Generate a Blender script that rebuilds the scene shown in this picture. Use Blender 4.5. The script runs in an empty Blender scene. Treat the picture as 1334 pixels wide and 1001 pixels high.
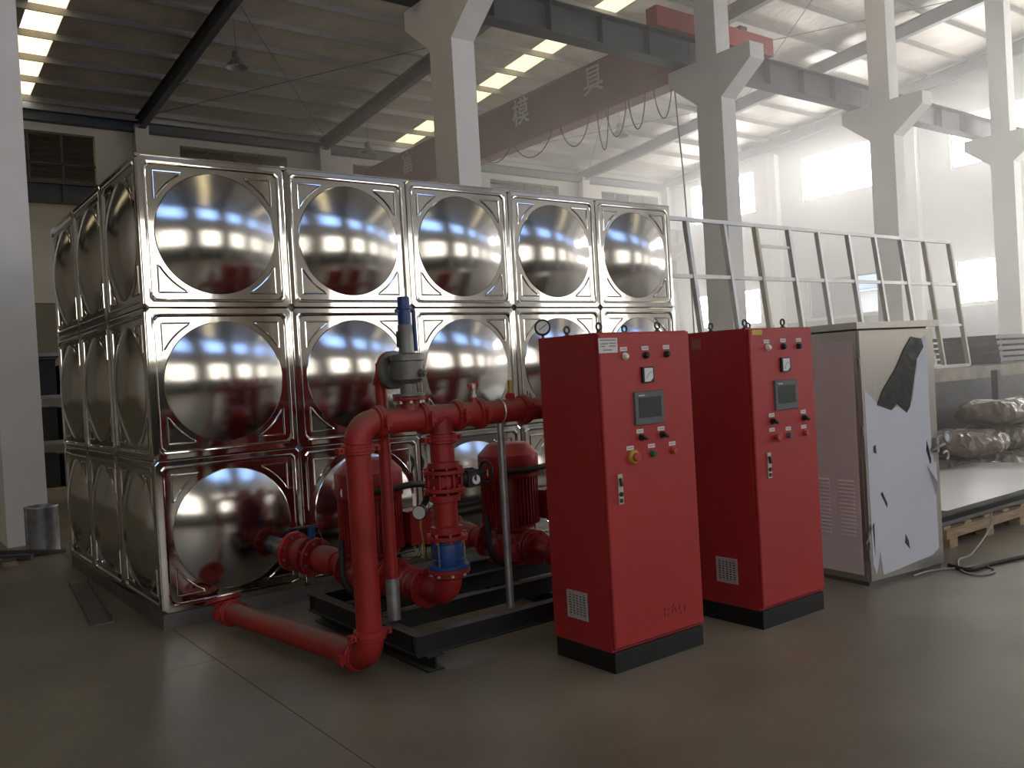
import bpy, math, random
from mathutils import Vector, Matrix

random.seed(7)
S = bpy.context.scene
COL = S.collection
PI = math.pi

# ------------------------------------------------------------------ camera
CAM = Vector((-1.5333, -5.9500, 1.5397))
ROT = (Matrix.Rotation(-0.644288, 3, 'Z') @ Matrix.Rotation(1.558812, 3, 'X') @ Matrix.Rotation(-0.057255, 3, 'Z'))
FPX = 1142.28
cd = bpy.data.cameras.new('camera')
cd.sensor_width = 36.0
cd.lens = FPX / 1334 * 36.0
cd.clip_end = 300
cam = bpy.data.objects.new('camera', cd)
COL.objects.link(cam)
cam.matrix_world = Matrix.Translation(CAM) @ ROT.to_4x4()
S.camera = cam

def at(x, y, ax, val):
    """photo pixel -> point on the plane axis=val"""
    d = ROT @ Vector(((x - 667) / FPX, -(y - 500.5) / FPX, -1.0))
    return CAM + d * ((val - CAM[ax]) / d[ax])

# ------------------------------------------------------------------ world, exposure
w = bpy.data.worlds.new('World')
S.world = w
w.use_nodes = True
bg = w.node_tree.nodes['Background']
bg.inputs[0].default_value = (0.78, 0.87, 1.0, 1)
bg.inputs[1].default_value = 2.5
S.view_settings.view_transform = 'Standard'
S.view_settings.look = 'None'
S.view_settings.exposure = 0.48
S.view_settings.gamma = 1.0
S.view_settings.use_curve_mapping = False
S.cycles.use_denoising = True
S.cycles.max_bounces = 10
S.cycles.diffuse_bounces = 6
S.cycles.glossy_bounces = 5
S.cycles.volume_bounces = 1
S.cycles.sample_clamp_indirect = 6.0

# daylight strengths of the glazing (lit windows and roof lights)
L_END_HIGH, L_END_LOW = 21.0, 15.0
L_NEAR_HIGH, L_NEAR_LOW = 3.0, 2.7
L_ROOF = 1.5
HAZE = 0.029

# ------------------------------------------------------------------ materials
def new_mat(name):
    m = bpy.data.materials.new(name)
    m.use_nodes = True
    n = m.node_tree.nodes
    return m, n, m.node_tree.links, n['Principled BSDF']

def mat(name, col, rough=0.6, metal=0.0, var=0.0, scale=4.0, bump=0.0, bscale=None, col2=None, stretch=None, spec=None, detail=6.0, bdist=0.01):
    m, n, l, b = new_mat(name)
    b.inputs['Base Color'].default_value = (*col, 1)
    b.inputs['Roughness'].default_value = rough
    b.inputs['Metallic'].default_value = metal
    if spec is not None:
        b.inputs['Specular IOR Level'].default_value = spec
    if var or bump or col2:
        tc = n.new('ShaderNodeTexCoord')
        src = tc.outputs['Object']
        if stretch:
            mp = n.new('ShaderNodeMapping'); mp.inputs['Scale'].default_value = stretch
            l.new(src, mp.inputs['Vector']); src = mp.outputs['Vector']
        nz = n.new('ShaderNodeTexNoise'); nz.inputs['Scale'].default_value = scale; nz.inputs['Detail'].default_value = detail
        l.new(src, nz.inputs['Vector'])
        if var or col2:
            c2 = col2 or tuple(max(0, c * (1 - var)) for c in col)
            rp = n.new('ShaderNodeValToRGB')
            rp.color_ramp.elements[0].position = 0.35; rp.color_ramp.elements[1].position = 0.68
            rp.color_ramp.elements[0].color = (*c2, 1); rp.color_ramp.elements[1].color = (*col, 1)
            l.new(nz.outputs['Fac'], rp.inputs['Fac']); l.new(rp.outputs['Color'], b.inputs['Base Color'])
        if bump:
            nb = nz
            if bscale:
                nb = n.new('ShaderNodeTexNoise'); nb.inputs['Scale'].default_value = bscale; nb.inputs['Detail'].default_value = 2.0
                l.new(src, nb.inputs['Vector'])
            bp = n.new('ShaderNodeBump'); bp.inputs['Strength'].default_value = bump; bp.inputs['Distance'].default_value = bdist
            l.new(nb.outputs['Fac'], bp.inputs['Height']); l.new(bp.outputs['Normal'], b.inputs['Normal'])
    return m

def lit(name, col, strength):
    m = bpy.data.materials.new(name); m.use_nodes = True
    n = m.node_tree.nodes; n.clear()
    e = n.new('ShaderNodeEmission'); e.inputs[0].default_value = (*col, 1); e.inputs[1].default_value = strength
    o = n.new('ShaderNodeOutputMaterial'); m.node_tree.links.new(e.outputs[0], o.inputs[0])
    return m

M = {}
M['concrete'] = mat('concrete floor', (0.245, 0.214, 0.155), 0.42, var=0.38, scale=0.9, bump=0.10, bscale=60, spec=0.5)
M['joint'] = mat('joint filler', (0.05, 0.045, 0.04), 0.9)
M['plaster'] = mat('white wall plaster', (0.74, 0.72, 0.69), 0.85, var=0.06, scale=0.8, bump=0.05, bscale=25)
M['cream'] = mat('cream far wall plaster', (0.50, 0.46, 0.38), 0.85, var=0.10, scale=0.7)
M['wainscot'] = mat('grey painted wall base', (0.20, 0.20, 0.21), 0.8, var=0.15)
M['mirrorband'] = mat('dark band for mirrored clutter', (0.07, 0.07, 0.072), 0.7, var=0.2)  # stands in for dark clutter opposite the tank
M['colpaint'] = mat('column paint', (0.84, 0.81, 0.77), 0.8, var=0.08, scale=1.6, bump=0.06, bscale=18)
M['foil'] = mat('roof insulation facing', (0.50, 0.455, 0.39), 0.5, metal=0.2, var=0.25, scale=1.6, bump=0.8, bscale=5, bdist=0.03)
M['purlin'] = mat('galvanised purlin', (0.32, 0.30, 0.27), 0.5, metal=0.3, var=0.15)
M['beam'] = mat('dark grey steel paint', (0.055, 0.06, 0.065), 0.55, var=0.25, scale=2)
M['crane_red'] = mat('crane red paint', (0.27, 0.028, 0.028), 0.55, var=0.3, scale=1.2)
M['truck_red'] = mat('crane orange red paint', (0.42, 0.055, 0.035), 0.55, var=0.2)
M['letter'] = mat('white lettering', (0.62, 0.6, 0.56), 0.7)
M['steel'] = mat('mirror stainless', (0.66, 0.64, 0.61), 0.06, 1.0, bump=0.05, bscale=4.0, bdist=0.02)
M['dome'] = mat('satin stainless', (0.58, 0.56, 0.53), 0.13, 1.0, bump=0.05, bscale=60, stretch=(6, 6, .6), bdist=0.004)
M['steelbase'] = mat('dull steel channel', (0.20, 0.195, 0.18), 0.5, 0.6, var=0.3)
M['red'] = mat('red pipe paint', (0.36, 0.020, 0.018), 0.42, var=0.35, scale=5, bump=0.1, bscale=40)
M['cabred'] = mat('red cabinet paint', (0.40, 0.027, 0.028), 0.46, var=0.10, scale=2.5, bump=0.08, bscale=120, bdist=0.002)
def dusty(name, base, dust, rough, amount=0.85, metal=0.0):
    """paint with dust settled on its upward faces"""
    m, n, l, b = new_mat(name)
    b.inputs['Roughness'].default_value = rough; b.inputs['Metallic'].default_value = metal
    g = n.new('ShaderNodeNewGeometry'); sp = n.new('ShaderNodeSeparateXYZ'); l.new(g.outputs['Normal'], sp.inputs[0])
    tc = n.new('ShaderNodeTexCoord'); nz = n.new('ShaderNodeTexNoise'); nz.inputs['Scale'].default_value = 7.0; nz.inputs['Detail'].default_value = 6.0
    l.new(tc.outputs['Object'], nz.inputs['Vector'])
    mr = n.new('ShaderNodeMapRange'); mr.inputs[1].default_value = 0.25; mr.inputs[2].default_value = 0.95; mr.inputs[4].default_value = amount
    l.new(sp.outputs['Z'], mr.inputs[0])
    mu = n.new('ShaderNodeMath'); mu.operation = 'MULTIPLY'; l.new(mr.outputs[0], mu.inputs[0])
    m2 = n.new('ShaderNodeMapRange'); m2.inputs[1].default_value = .3; m2.inputs[2].default_value = .6; m2.inputs[3].default_value = .55; l.new(nz.outputs['Fac'], m2.inputs[0]); l.new(m2.outputs[0], mu.inputs[1])
    mx = n.new('ShaderNodeMix'); mx.data_type = 'RGBA'; l.new(mu.outputs[0], mx.inputs[0])
    mx.inputs[6].default_value = (*base, 1); mx.inputs[7].default_value = (*dust, 1)
    l.new(mx.outputs[2], b.inputs['Base Color'])
    return m
M['reddust'] = dusty('dusty red pipe paint', (0.34, 0.021, 0.019), (0.20, 0.12, 0.09), 0.5, 0.9)
M['skid'] = dusty('dusty black skid paint', (0.010, 0.010, 0.011), (0.11, 0.10, 0.085), 0.55)
M['black'] = mat('black paint', (0.012, 0.012, 0.013), 0.5, var=0.3)
M['rubber'] = mat('black rubber', (0.014, 0.014, 0.015), 0.6)
M['blue'] = mat('blue valve paint', (0.012, 0.06, 0.22), 0.4, var=0.3, scale=8)
M['cast'] = mat('grey cast steel', (0.22, 0.22, 0.20), 0.45, 0.5, var=0.35, scale=9, bump=0.2, bscale=60)
M['galv'] = mat('galvanised steel', (0.42, 0.43, 0.43), 0.42, 0.75, var=0.30, scale=14)
M['zinc'] = mat('bright zinc', (0.6, 0.58, 0.52), 0.35, 0.8)
M['brass'] = mat('brass', (0.42, 0.28, 0.08), 0.35, 0.9)
M['dial'] = mat('dial face', (0.7, 0.72, 0.72), 0.4)
M['label'] = mat('white label', (0.66, 0.63, 0.60), 0.6)
M['print'] = mat('grey print', (0.25, 0.23, 0.22), 0.7)
M['screen'] = mat('dark panel screen', (0.045, 0.05, 0.05), 0.25)
M['bezel'] = mat('grey screen bezel', (0.10, 0.11, 0.11), 0.5)
M['lampwhite'] = mat('white lamp lens', (0.75, 0.75, 0.70), 0.25)
M['green'] = mat('green button', (0.02, 0.12, 0.06), 0.35)
M['button'] = mat('red button', (0.45, 0.06, 0.04), 0.35)
M['yellow'] = mat('yellow collar', (0.55, 0.38, 0.04), 0.45)
M['sticker'] = mat('brown label', (0.34, 0.13, 0.08), 0.6)
M['smudge'] = mat('dark marker ink', (0.13, 0.016, 0.016), 0.7)
M['film'] = mat('blue white protective film', (0.62, 0.64, 0.70), 0.5, var=0.05, scale=3)
M['filmside'] = mat('pinkish protective film', (0.80, 0.73, 0.72), 0.45, var=0.1, scale=2)  # colour raised to carry the veiling glare over the shaded side
M['filmblack'] = mat('black torn film', (0.035, 0.035, 0.036), 0.28, bump=0.5, bscale=9, bdist=0.012)
M['satin'] = mat('brushed cabinet steel', (0.52, 0.50, 0.46), 0.32, 0.8, stretch=(30, 30, 1), var=0.08)
M['ventgrey'] = mat('pale vent metal', (0.50, 0.49, 0.46), 0.5, 0.2)
M['wood'] = mat('pale timber', (0.42, 0.30, 0.18), 0.75, var=0.35, scale=6, stretch=(1, 8, 8))
M['sheet'] = mat('bright steel sheet', (0.86, 0.85, 0.83), 0.24, 0.25, bump=0.15, bscale=1.2, bdist=0.05)
M['sheetdark'] = mat('dull steel sheet', (0.18, 0.18, 0.18), 0.4, 0.6)
M['tarp'] = mat('brown plastic wrapping', (0.26, 0.205, 0.15), 0.26, var=0.35, scale=4)
_n, _l = M['tarp'].node_tree.nodes, M['tarp'].node_tree.links
_tc = _n.new('ShaderNodeTexCoord'); _nz = _n.new('ShaderNodeTexNoise'); _nz.inputs['Scale'].default_value = 3.0
_vo = _n.new('ShaderNodeTexVoronoi'); _vo.feature = 'DISTANCE_TO_EDGE'; _vo.inputs['Scale'].default_value = 5.5
_mx = _n.new('ShaderNodeMix'); _mx.data_type = 'RGBA'; _mx.inputs[0].default_value = .35
_l.new(_tc.outputs['Object'], _nz.inputs['Vector']); _l.new(_tc.outputs['Object'], _mx.inputs[6]); _l.new(_nz.outputs['Color'], _mx.inputs[7]); _l.new(_mx.outputs[2], _vo.inputs['Vector'])
_bp = _n.new('ShaderNodeBump'); _bp.inputs['Strength'].default_value = 1.0; _bp.inputs['Distance'].default_value = .10; _bp.invert = True
_l.new(_vo.outputs['Distance'], _bp.inputs['Height']); _l.new(_bp.outputs['Normal'], _n['Principled BSDF'].inputs['Normal'])
M['bar'] = mat('dark mill steel', (0.10, 0.095, 0.09), 0.5, 0.4, var=0.4, scale=5)
M['bar_sunlit'] = mat('mill steel coloured sunlit', (0.34, 0.29, 0.22), 0.5, 0.4, var=0.4, scale=5)  # paler copy of the bar steel, sunlight put into its colour
M['frame'] = mat('aluminium tube', (0.50, 0.50, 0.48), 0.38, 0.7, var=0.12)
M['cream_tube'] = mat('film wrapped tube', (0.60, 0.55, 0.42), 0.5, var=0.12)
M['glass'] = mat('grey window leaf', (0.24, 0.24, 0.24), 0.25)
M['winframe'] = mat('window frame grey', (0.30, 0.30, 0.30), 0.5)
M['cable'] = mat('grey cable', (0.30, 0.29, 0.27), 0.6)
M['yard'] = mat('yard ground', (0.30, 0.29, 0.27), 0.9)
M['bluesheet'] = mat('blue grey roof sheet', (0.25, 0.33, 0.40), 0.5, var=0.1)
M['paperboard'] = mat('dark clutter', (0.03, 0.03, 0.03), 0.8, var=0.4)
M['win_end_high'] = lit('bright window', (1.0, 0.985, 0.96), L_END_HIGH)
M['win_end_low'] = lit('bright low window', (1.0, 0.985, 0.96), L_END_LOW)
M['win_near_high'] = lit('sky window', (0.30, 0.50, 1.0), L_NEAR_HIGH)
M['win_near_low'] = lit('street window', (1.0, 0.94, 0.84), L_NEAR_LOW)
M['rooflight'] = lit('yellowed roof light', (1.0, 0.83, 0.47), L_ROOF)

# ------------------------------------------------------------------ mesh builder
OFF = {}

class MB:
    def __init__(s):
        s.v, s.f, s.m = [], [], []
        s.slot = 0
    def add(s, vs, fs):
        o = len(s.v)
        s.v += [Vector(p) for p in vs]
        s.f += [tuple(i + o for i in f) for f in fs]
        s.m += [s.slot] * len(fs)
        return s
    def box(s, x0, y0, z0, x1, y1, z1):
        x0, x1 = sorted((x0, x1)); y0, y1 = sorted((y0, y1)); z0, z1 = sorted((z0, z1))
        return s.add([(x0, y0, z0), (x1, y0, z0), (x1, y1, z0), (x0, y1, z0), (x0, y0, z1), (x1, y0, z1), (x1, y1, z1), (x0, y1, z1)],
                     [(0, 3, 2, 1), (4, 5, 6, 7), (0, 1, 5, 4), (1, 2, 6, 5), (2, 3, 7, 6), (3, 0, 4, 7)])
    def prism(s, poly, ax, a, b):
        """poly in the two other axes (in order), extruded along axis ax from a to b"""
        def P(p, t):
            q = [p[0], p[1]]; q.insert(ax, t); return q
        n = len(poly)
        s.add([P(p, a) for p in poly] + [P(p, b) for p in poly],
              [tuple(range(n))[::-1], tuple(range(n, 2 * n))] + [(i, (i + 1) % n, (i + 1) % n + n, i + n) for i in range(n)])
        return s
    def ring(s, c, u, w, r, n):
        return [c + (u * math.cos(2 * PI * i / n) + w * math.sin(2 * PI * i / n)) * r for i in range(n)]
    def tube(s, pts, r, n=14, caps=True, rs=None):
        pts = [Vector(p) for p in pts]
        k = len(pts)
        rs = rs or [r] * k
        T = []
        for i in range(k):
            a = pts[max(i - 1, 0)]; b = pts[min(i + 1, k - 1)]
            d = (b - a)
            if d.length < 1e-9: d = T[-1] if T else Vector((0, 0, 1))
            T.append(d.normalized())
        u = T[0].orthogonal().normalized()
        vs = []
        for i in range(k):
            u = (u - T[i] * u.dot(T[i]))
            u = u.normalized() if u.length > 1e-6 else T[i].orthogonal().normalized()
            w_ = T[i].cross(u)
            vs += s.ring(pts[i], u, w_, rs[i], n)
        fs = [(i * n + j, i * n + (j + 1) % n, (i + 1) * n + (j + 1) % n, (i + 1) * n + j) for i in range(k - 1) for j in range(n)]
        if caps:
            fs += [tuple(range(n))[::-1], tuple(range((k - 1) * n, k * n))]
        return s.add(vs, fs)
    def lathe(s, o, axis, prof, n=24):
        """prof: (distance along axis, radius) pairs"""
        o = Vector(o); a = Vector(axis).normalized()
        return s.tube_axis(o, a, prof, n)
    def tube_axis(s, o, a, prof, n):
        u = a.orthogonal().normalized(); w_ = a.cross(u)
        vs = []
        for t, r in prof:
            vs += s.ring(o + a * t, u, w_, max(r, 1e-4), n)
        k = len(prof)
        fs = [(i * n + j, i * n + (j + 1) % n, (i + 1) * n + (j + 1) % n, (i + 1) * n + j) for i in range(k - 1) for j in range(n)]
        fs += [tuple(range(n))[::-1], tuple(range((k - 1) * n, k * n))]
        return s.add(vs, fs)
    def bar(s, a, b, w_, h, up=(0, 0, 1)):
        """square bar from a to b"""
        a, b = Vector(a), Vector(b)
        d = (b - a).normalized(); up = Vector(up)
        x = d.cross(up)
        x = x.normalized() if x.length > 1e-6 else d.orthogonal().normalized()
        y = x.cross(d)
        vs = []
        for p in (a, b):
            for sx, sy in ((-1, -1), (1, -1), (1, 1), (-1, 1)):
                vs.append(p + x * (sx * w_ / 2) + y * (sy * h / 2))
        return s.add(vs, [(0, 1, 2, 3), (7, 6, 5, 4), (0, 4, 5, 1), (1, 5, 6, 2), (2, 6, 7, 3), (3, 7, 4, 0)])
    def mesh(s, name, mats, off=Vector(), smooth=True, angle=0.6):
        me = bpy.data.meshes.new(name)
        me.from_pydata([p - off for p in s.v], [], s.f)
        for m in (mats if isinstance(mats, (list, tuple)) else [mats]):
            me.materials.append(M[m])
        me.polygons.foreach_set('material_index', s.m)
        import bmesh
        bm = bmesh.new(); bm.from_mesh(me)
        bmesh.ops.recalc_face_normals(bm, faces=bm.faces)
        bm.to_mesh(me); bm.free()
        if smooth:
            me.polygons.foreach_set('use_smooth', [True] * len(me.polygons))
            me.set_sharp_from_angle(angle=angle)
        me.update()
        return me
    def build(s, name, mats, parent=None, smooth=True, angle=0.6, local=False):
        if parent is not None:
            off = Vector() if local else OFF[parent.name]
            me = s.mesh(name, mats, off, smooth, angle)
            o = bpy.data.objects.new(name, me); COL.objects.link(o)
            o.parent = parent
            OFF[o.name] = off
        else:
            xs = [p.x for p in s.v]; ys = [p.y for p in s.v]; zs = [p.z for p in s.v]
            off = Vector(((min(xs) + max(xs)) / 2, (min(ys) + max(ys)) / 2, min(zs)))
            me = s.mesh(name, mats, off, smooth, angle)
            o = bpy.data.objects.new(name, me); COL.objects.link(o)
            o.location = off
            OFF[o.name] = off
        return o

def tag(o, label=None, cat=None, group=None, kind=None):
    if label: o['label'] = label
    if cat: o['category'] = cat
    if group: o['group'] = group
    if kind: o['kind'] = kind
    return o

def thing(name, loc, label, cat, group=None, rz=0.0):
    o = bpy.data.objects.new(name, None); COL.objects.link(o)
    o.empty_display_size = 0.1
    o.location = loc; o.rotation_euler = (0, 0, rz)
    OFF[o.name] = Vector(loc)
    return tag(o, label, cat, group)

def struct(name, label, cat='', loc=(0, 0, 0)):
    o = bpy.data.objects.new(name, None); COL.objects.link(o)
    o.location = loc; OFF[o.name] = Vector(loc)
    o['kind'] = 'structure'; o['label'] = label
    if cat: o['category'] = cat
    return o

def box(name, m, parent, *b):
    return MB().box(*b).build(name, m, parent, smooth=False)

def arc(c, u, w_, r, a0, a1, n=8):
    c, u, w_ = Vector(c), Vector(u), Vector(w_)
    return [c + (u * math.cos(a0 + (a1 - a0) * i / n) + w_ * math.sin(a0 + (a1 - a0) * i / n)) * r for i in range(n + 1)]

def catmull(P, n=8):
    P = [Vector(p) for p in P]
    Q = [P[0] * 2 - P[1]] + P + [P[-1] * 2 - P[-2]]
    out = []
    for i in range(1, len(Q) - 2):
        a, b, c, d = Q[i - 1:i + 3]
        for k in range(n):
            t = k / n
            out.append(0.5 * ((2 * b) + (c - a) * t + (2 * a - 5 * b + 4 * c - d) * t * t + (3 * b - a - 3 * c + d) * t ** 3))
    out.append(P[-1])
    return out

def wall_cells(mb, ax, p0, p1, u0, u1, z0, z1, holes):
    """wall slab of thickness p0..p1 along axis ax, spanning u and z, with rectangular holes (ua, ub, za, zb)"""
    us = sorted({u0, u1, *[h[0] for h in holes], *[h[1] for h in holes]})
    zs = sorted({z0, z1, *[h[2] for h in holes], *[h[3] for h in holes]})
    us = [u for u in us if u0 <= u <= u1]; zs = [z for z in zs if z0 <= z <= z1]
    for i in range(len(us) - 1):
        run = None
        for j in range(len(zs) - 1):
            uc, zc = (us[i] + us[i + 1]) / 2, (zs[j] + zs[j + 1]) / 2
            solid = not any(h[0] < uc < h[1] and h[2] < zc < h[3] for h in holes)
            if solid and run is None: run = zs[j]
            if run is not None and (not solid or j == len(zs) - 2):
                top = zs[j + 1] if solid else zs[j]
                if ax == 0: mb.box(p0, us[i], run, p1, us[i + 1], top)
                else: mb.box(us[i], p0, run, us[i + 1], p1, top)
                run = None

# ------------------------------------------------------------------ hall dimensions
X0, X1 = -15.4, 29.4            # end walls
YN, YF = -12.3, 22.3            # long walls
YR = 5.0                        # ridge and middle column row
SL = 0.085
def deck_z(y):
    return 10.2 + SL * (YF - y) if y >= YR else 10.2 + SL * (YF - YR) - SL * (YR - y)
CX = [-6.34 + 6.03 * k + 0.2 for k in range(7)]     # column centre lines: -6.14, -0.11, 5.92 ...
PUR = 1.36

# ------------------------------------------------------------------ floor
fl = struct('floor', 'grey brown concrete floor with saw-cut joints')
MB().box(X0 - .3, YN - .3, -.3, X1 + .3, 40, -.012).build('floor_base', 'joint', fl, smooth=False)
gx = [X0 - .3] + [0.05 + 6 * k for k in range(-2, 5)] + [X1 + .3]
gy = [YN - .3] + [-.88 + 6 * k for k in range(-1, 4)] + [YF + .3, 40]
for i in range(len(gx) - 1):
    for j in range(len(gy) - 1):
        g = .0025
        box('slab', 'concrete', fl, gx[i] + g, gy[j] + g, -.2, gx[i + 1] - g, gy[j + 1] - g, 0)

# ------------------------------------------------------------------ roof
ce = struct('ceiling', 'ribbed workshop roof of foil-faced sheets on steel purlins')
STRIPS = [(-10.0, -9.2), (2.15, 2.95), (14.75, 15.55)]
edges = [X0] + [v for st in STRIPS for v in st] + [X1]
def deck_quad(mb, xa, xb, ya, yb, t=.06, lift=0.0):
    za, zb = deck_z(ya) + lift, deck_z(yb) + lift
    mb.add([(xa, ya, za), (xb, ya, za), (xb, yb, zb), (xa, yb, zb), (xa, ya, za + t), (xb, ya, za + t), (xb, yb, zb + t), (xa, yb, zb + t)],
           [(0, 3, 2, 1), (4, 5, 6, 7), (0, 1, 5, 4), (1, 2, 6, 5), (2, 3, 7, 6), (3, 0, 4, 7)])
for i in range(0, len(edges), 2):
    for ya, yb in ((YN, YR), (YR, YF)):
        mb = MB(); deck_quad(mb, edges[i], edges[i + 1], ya, yb)
        mb.build('roof_sheet', 'foil', ce, smooth=False)
PY = []
y = YF - .3
while y > YR + .2:
    PY.append(y); y -= PUR
PY.append(YR + .12)
PYN = [2 * YR - y for y in PY]
for y in PY + PYN:
    z = deck_z(y)
    mb = MB()
    mb.box(X0, y - .006, z - .18, X1, y + .006, z - .004)
    mb.box(X0, y - .024, z - .18, X1, y + .024, z - .172)
    mb.build('purlin', 'purlin', ce, smooth=False)
for xa, xb in STRIPS:
    for ys in (PY, PYN[::-1]):
        for a, b in zip(ys[:-1], ys[1:]):
            hi, lo = max(a, b), min(a, b)
            mb = MB()
            n = 4                       # corrugated translucent sheet: 4 ribs
            for k in range(n):
                ka, kb = xa + (xb - xa) * k / n, xa + (xb - xa) * (k + 1) / n
                deck_quad(mb, ka + .012, kb - .012, lo + .01, hi - .01, t=.012, lift=.01)
                deck_quad(mb, kb - .012, kb + (.012 if k < n - 1 else 0), lo + .01, hi - .01, t=.012, lift=.035)
            mb.build('roof_light', 'rooflight', ce, smooth=False)
# rafters
def rafter(x, ya, yb, dz=0.18, dep=.42, fl_=.2, parent=ce):
    mb = MB()
    za, zb = deck_z(ya) - dz, deck_z(yb) - dz
    for (w_, t0, t1) in ((fl_, 0, .014), (.012, .014, dep - .014), (fl_, dep - .014, dep)):
        vs = []
        for yy, zz in ((ya, za), (yb, zb)):
            vs += [(x - w_ / 2, yy, zz - t1), (x + w_ / 2, yy, zz - t1), (x + w_ / 2, yy, zz - t0), (x - w_ / 2, yy, zz - t0)]
        mb.add(vs, [(0, 1, 2, 3), (7, 6, 5, 4), (0, 4, 5, 1), (1, 5, 6, 2), (2, 6, 7, 3), (3, 7, 4, 0)])
    mb.build('rafter', 'beam', parent, smooth=False)
    for k in range(3):                                  # knee braces to the purlins
        yy = ya + (yb - ya) * (k + .6) / 3.2
        z = deck_z(yy) - dz - dep
        MB().bar((x, yy, z + .05), (x + .55, yy, deck_z(yy) - .17), .03, .03).build('fly_brace', 'beam', parent, smooth=False)
RX = [c for c in CX] + [29.1]
RX = [CX[0] - 6.03] + CX
RX = sorted(set([round(v, 2) for v in RX if X0 < v < X1 - .5] + [29.2]))
for x in RX:
    rafter(x, YF, YR); rafter(x, YR, YN)
# wind bracing rods under the roof
for xa in (CX[2], CX[4]):
    for k in range(2):
        ya, yb = YF - .5 - 8.2 * k, YF - 8.5 - 8.2 * k
        for (p, q) in (((xa, ya), (xa + 6.03, yb)), ((xa, yb), (xa + 6.03, ya))):
            MB().tube([(p[0], p[1], deck_z(p[1]) - .3), (q[0], q[1], deck_z(q[1]) - .3)], .011, 6).build('bracing_rod', 'beam', ce)
# eave strut along the far wall
MB().box(X0, YF - .32, 9.55, X1, YF - .06, 9.57).box(X0, YF - .2, 9.57, X1, YF - .18, 9.83).box(X0, YF - .32, 9.83, X1, YF - .06, 9.85).build('eave_strut', 'beam', ce, smooth=False)

# ------------------------------------------------------------------ walls
# far wall: unglazed clerestory openings into the next hall, one low doorway
holes_f = [(c + 1.2, c + 4.75, 7.5, 9.33) for c in [CX[0] - 6.03] + CX[:-1]] + [(CX[1] + 1.0, CX[1] + 4.8, 0.0, 4.34), (CX[0] + 1, CX[0] + 4.8, 0, 4.34)]
holes_f = [h for h in holes_f if h[0] > X0 and h[1] < X1]
wf = struct('wall_back', 'cream plastered long wall with clerestory openings')
mb = MB(); wall_cells(mb, 1, YF, YF + .24, X0, X1, 0, 10.3, holes_f); mb.build('wall_face', 'cream', wf, smooth=False)
for c in CX + [29.2]:
    mb = MB()
    mb.box(c - .2, YF - .35, 0, c + .2, YF, 9.75)
    mb.prism([(YF - .35, 6.35), (YF - .35, 7.05), (YF - 1.25, 7.05), (YF - 1.25, 6.8)], 0, c - .2, c + .2)
    mb.build('pilaster', 'cream', wf, smooth=False)
for h in holes_f:
    if h[2] > 1:
        for k in (1, 2, 3):
            u = h[0] + (h[1] - h[0]) * k / 4
            MB().box(u - .03, YF + .08, h[2], u + .03, YF + .14, h[3]).build('mullion', 'beam', wf, smooth=False)
        MB().box(h[0], YF + .08, h[2] + .9, h[1], YF + .13, h[2] + .96).build('transom', 'beam', wf, smooth=False)
# the next hall behind the far wall
an = struct('ceiling_annex', 'dim roof of the adjoining hall seen through the clerestory')
mb = MB()
def annex_z(y): return 10.6 + .085 * (y - 22.6)
ax_edges = [X0, 2.2, 2.95, 14.2, 15.0, X1]
def slope_box(mb, xa, xb, ya, yb, lo, hi):
    za, zb = annex_z(ya), annex_z(yb)
    mb.add([(xa, ya, za + lo), (xb, ya, za + lo), (xb, yb, zb + lo), (xa, yb, zb + lo), (xa, ya, za + hi), (xb, ya, za + hi), (xb, yb, zb + hi), (xa, yb, zb + hi)],
           [(0, 3, 2, 1), (4, 5, 6, 7), (0, 1, 5, 4), (1, 2, 6, 5), (2, 3, 7, 6), (3, 0, 4, 7)])
for i in range(0, 6, 2):
    mb = MB(); slope_box(mb, ax_edges[i], ax_edges[i + 1], 22.6, 40, 0, .06); mb.build('roof_sheet', 'foil', an, smooth=False)
for k in range(12):
    y = 23.0 + 1.4 * k
    MB().box(X0, y - .035, annex_z(y) - .2, X1, y + .035, annex_z(y) - .01).build('purlin', 'purlin', an, smooth=False)
    for (xa, xb) in ((2.2, 2.95), (14.2, 15.0)):
        mb = MB(); slope_box(mb, xa, xb, y + .04, y + 1.36, .01, .02); mb.build('roof_light', 'rooflight', an, smooth=False)
wa = struct('wall_annex', 'plain rear wall of the adjoining hall')
MB().box(X0, 40, 0, X1, 40.2, 12.2).build('wall_face', 'cream', wa, smooth=False)
MB().box(X0 - .2, YF + .24, 0, X0, 40, 12.2).build('wall_face', 'cream', wa, smooth=False)
MB().box(X1, YF + .24, 0, X1 + .2, 40, 12.2).build('wall_face', 'cream', wa, smooth=False)

# end wall with two rows of windows
WY = [(17.4, 20.85), (11.8, 15.04), (5.9, 9.1), (0.1, 3.4), (-5.8, -2.5), (-11.2, -8.4)]
holes_e = [(a, b, 7.77, 9.5) for a, b in WY] + [(a, b, 3.05, 4.56) for a, b in WY]
we = struct('wall_right', 'white end wall with two rows of bright windows over a grey base')
mb = MB()
wall_cells(mb, 0, X1, X1 + .24, YN, YF, 2.95, 10.2, holes_e)
mb.prism([(YN, 10.2), (YF, 10.2), (YR, 11.7)], 0, X1, X1 + .24)
mb.build('wall_face', 'plaster', we, smooth=False)
MB().box(X1, YN, 0, X1 + .24, YF, 2.95).build('wall_base_paint', 'wainscot', we, smooth=False)
for yp in (16.3, 10.4, 4.9, -1.2, -7.1):
    MB().box(X1 - .3, yp - .2, 0, X1, yp + .2, 9.9).build('pilaster', 'colpaint', we, smooth=False)
wn = 0
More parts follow.
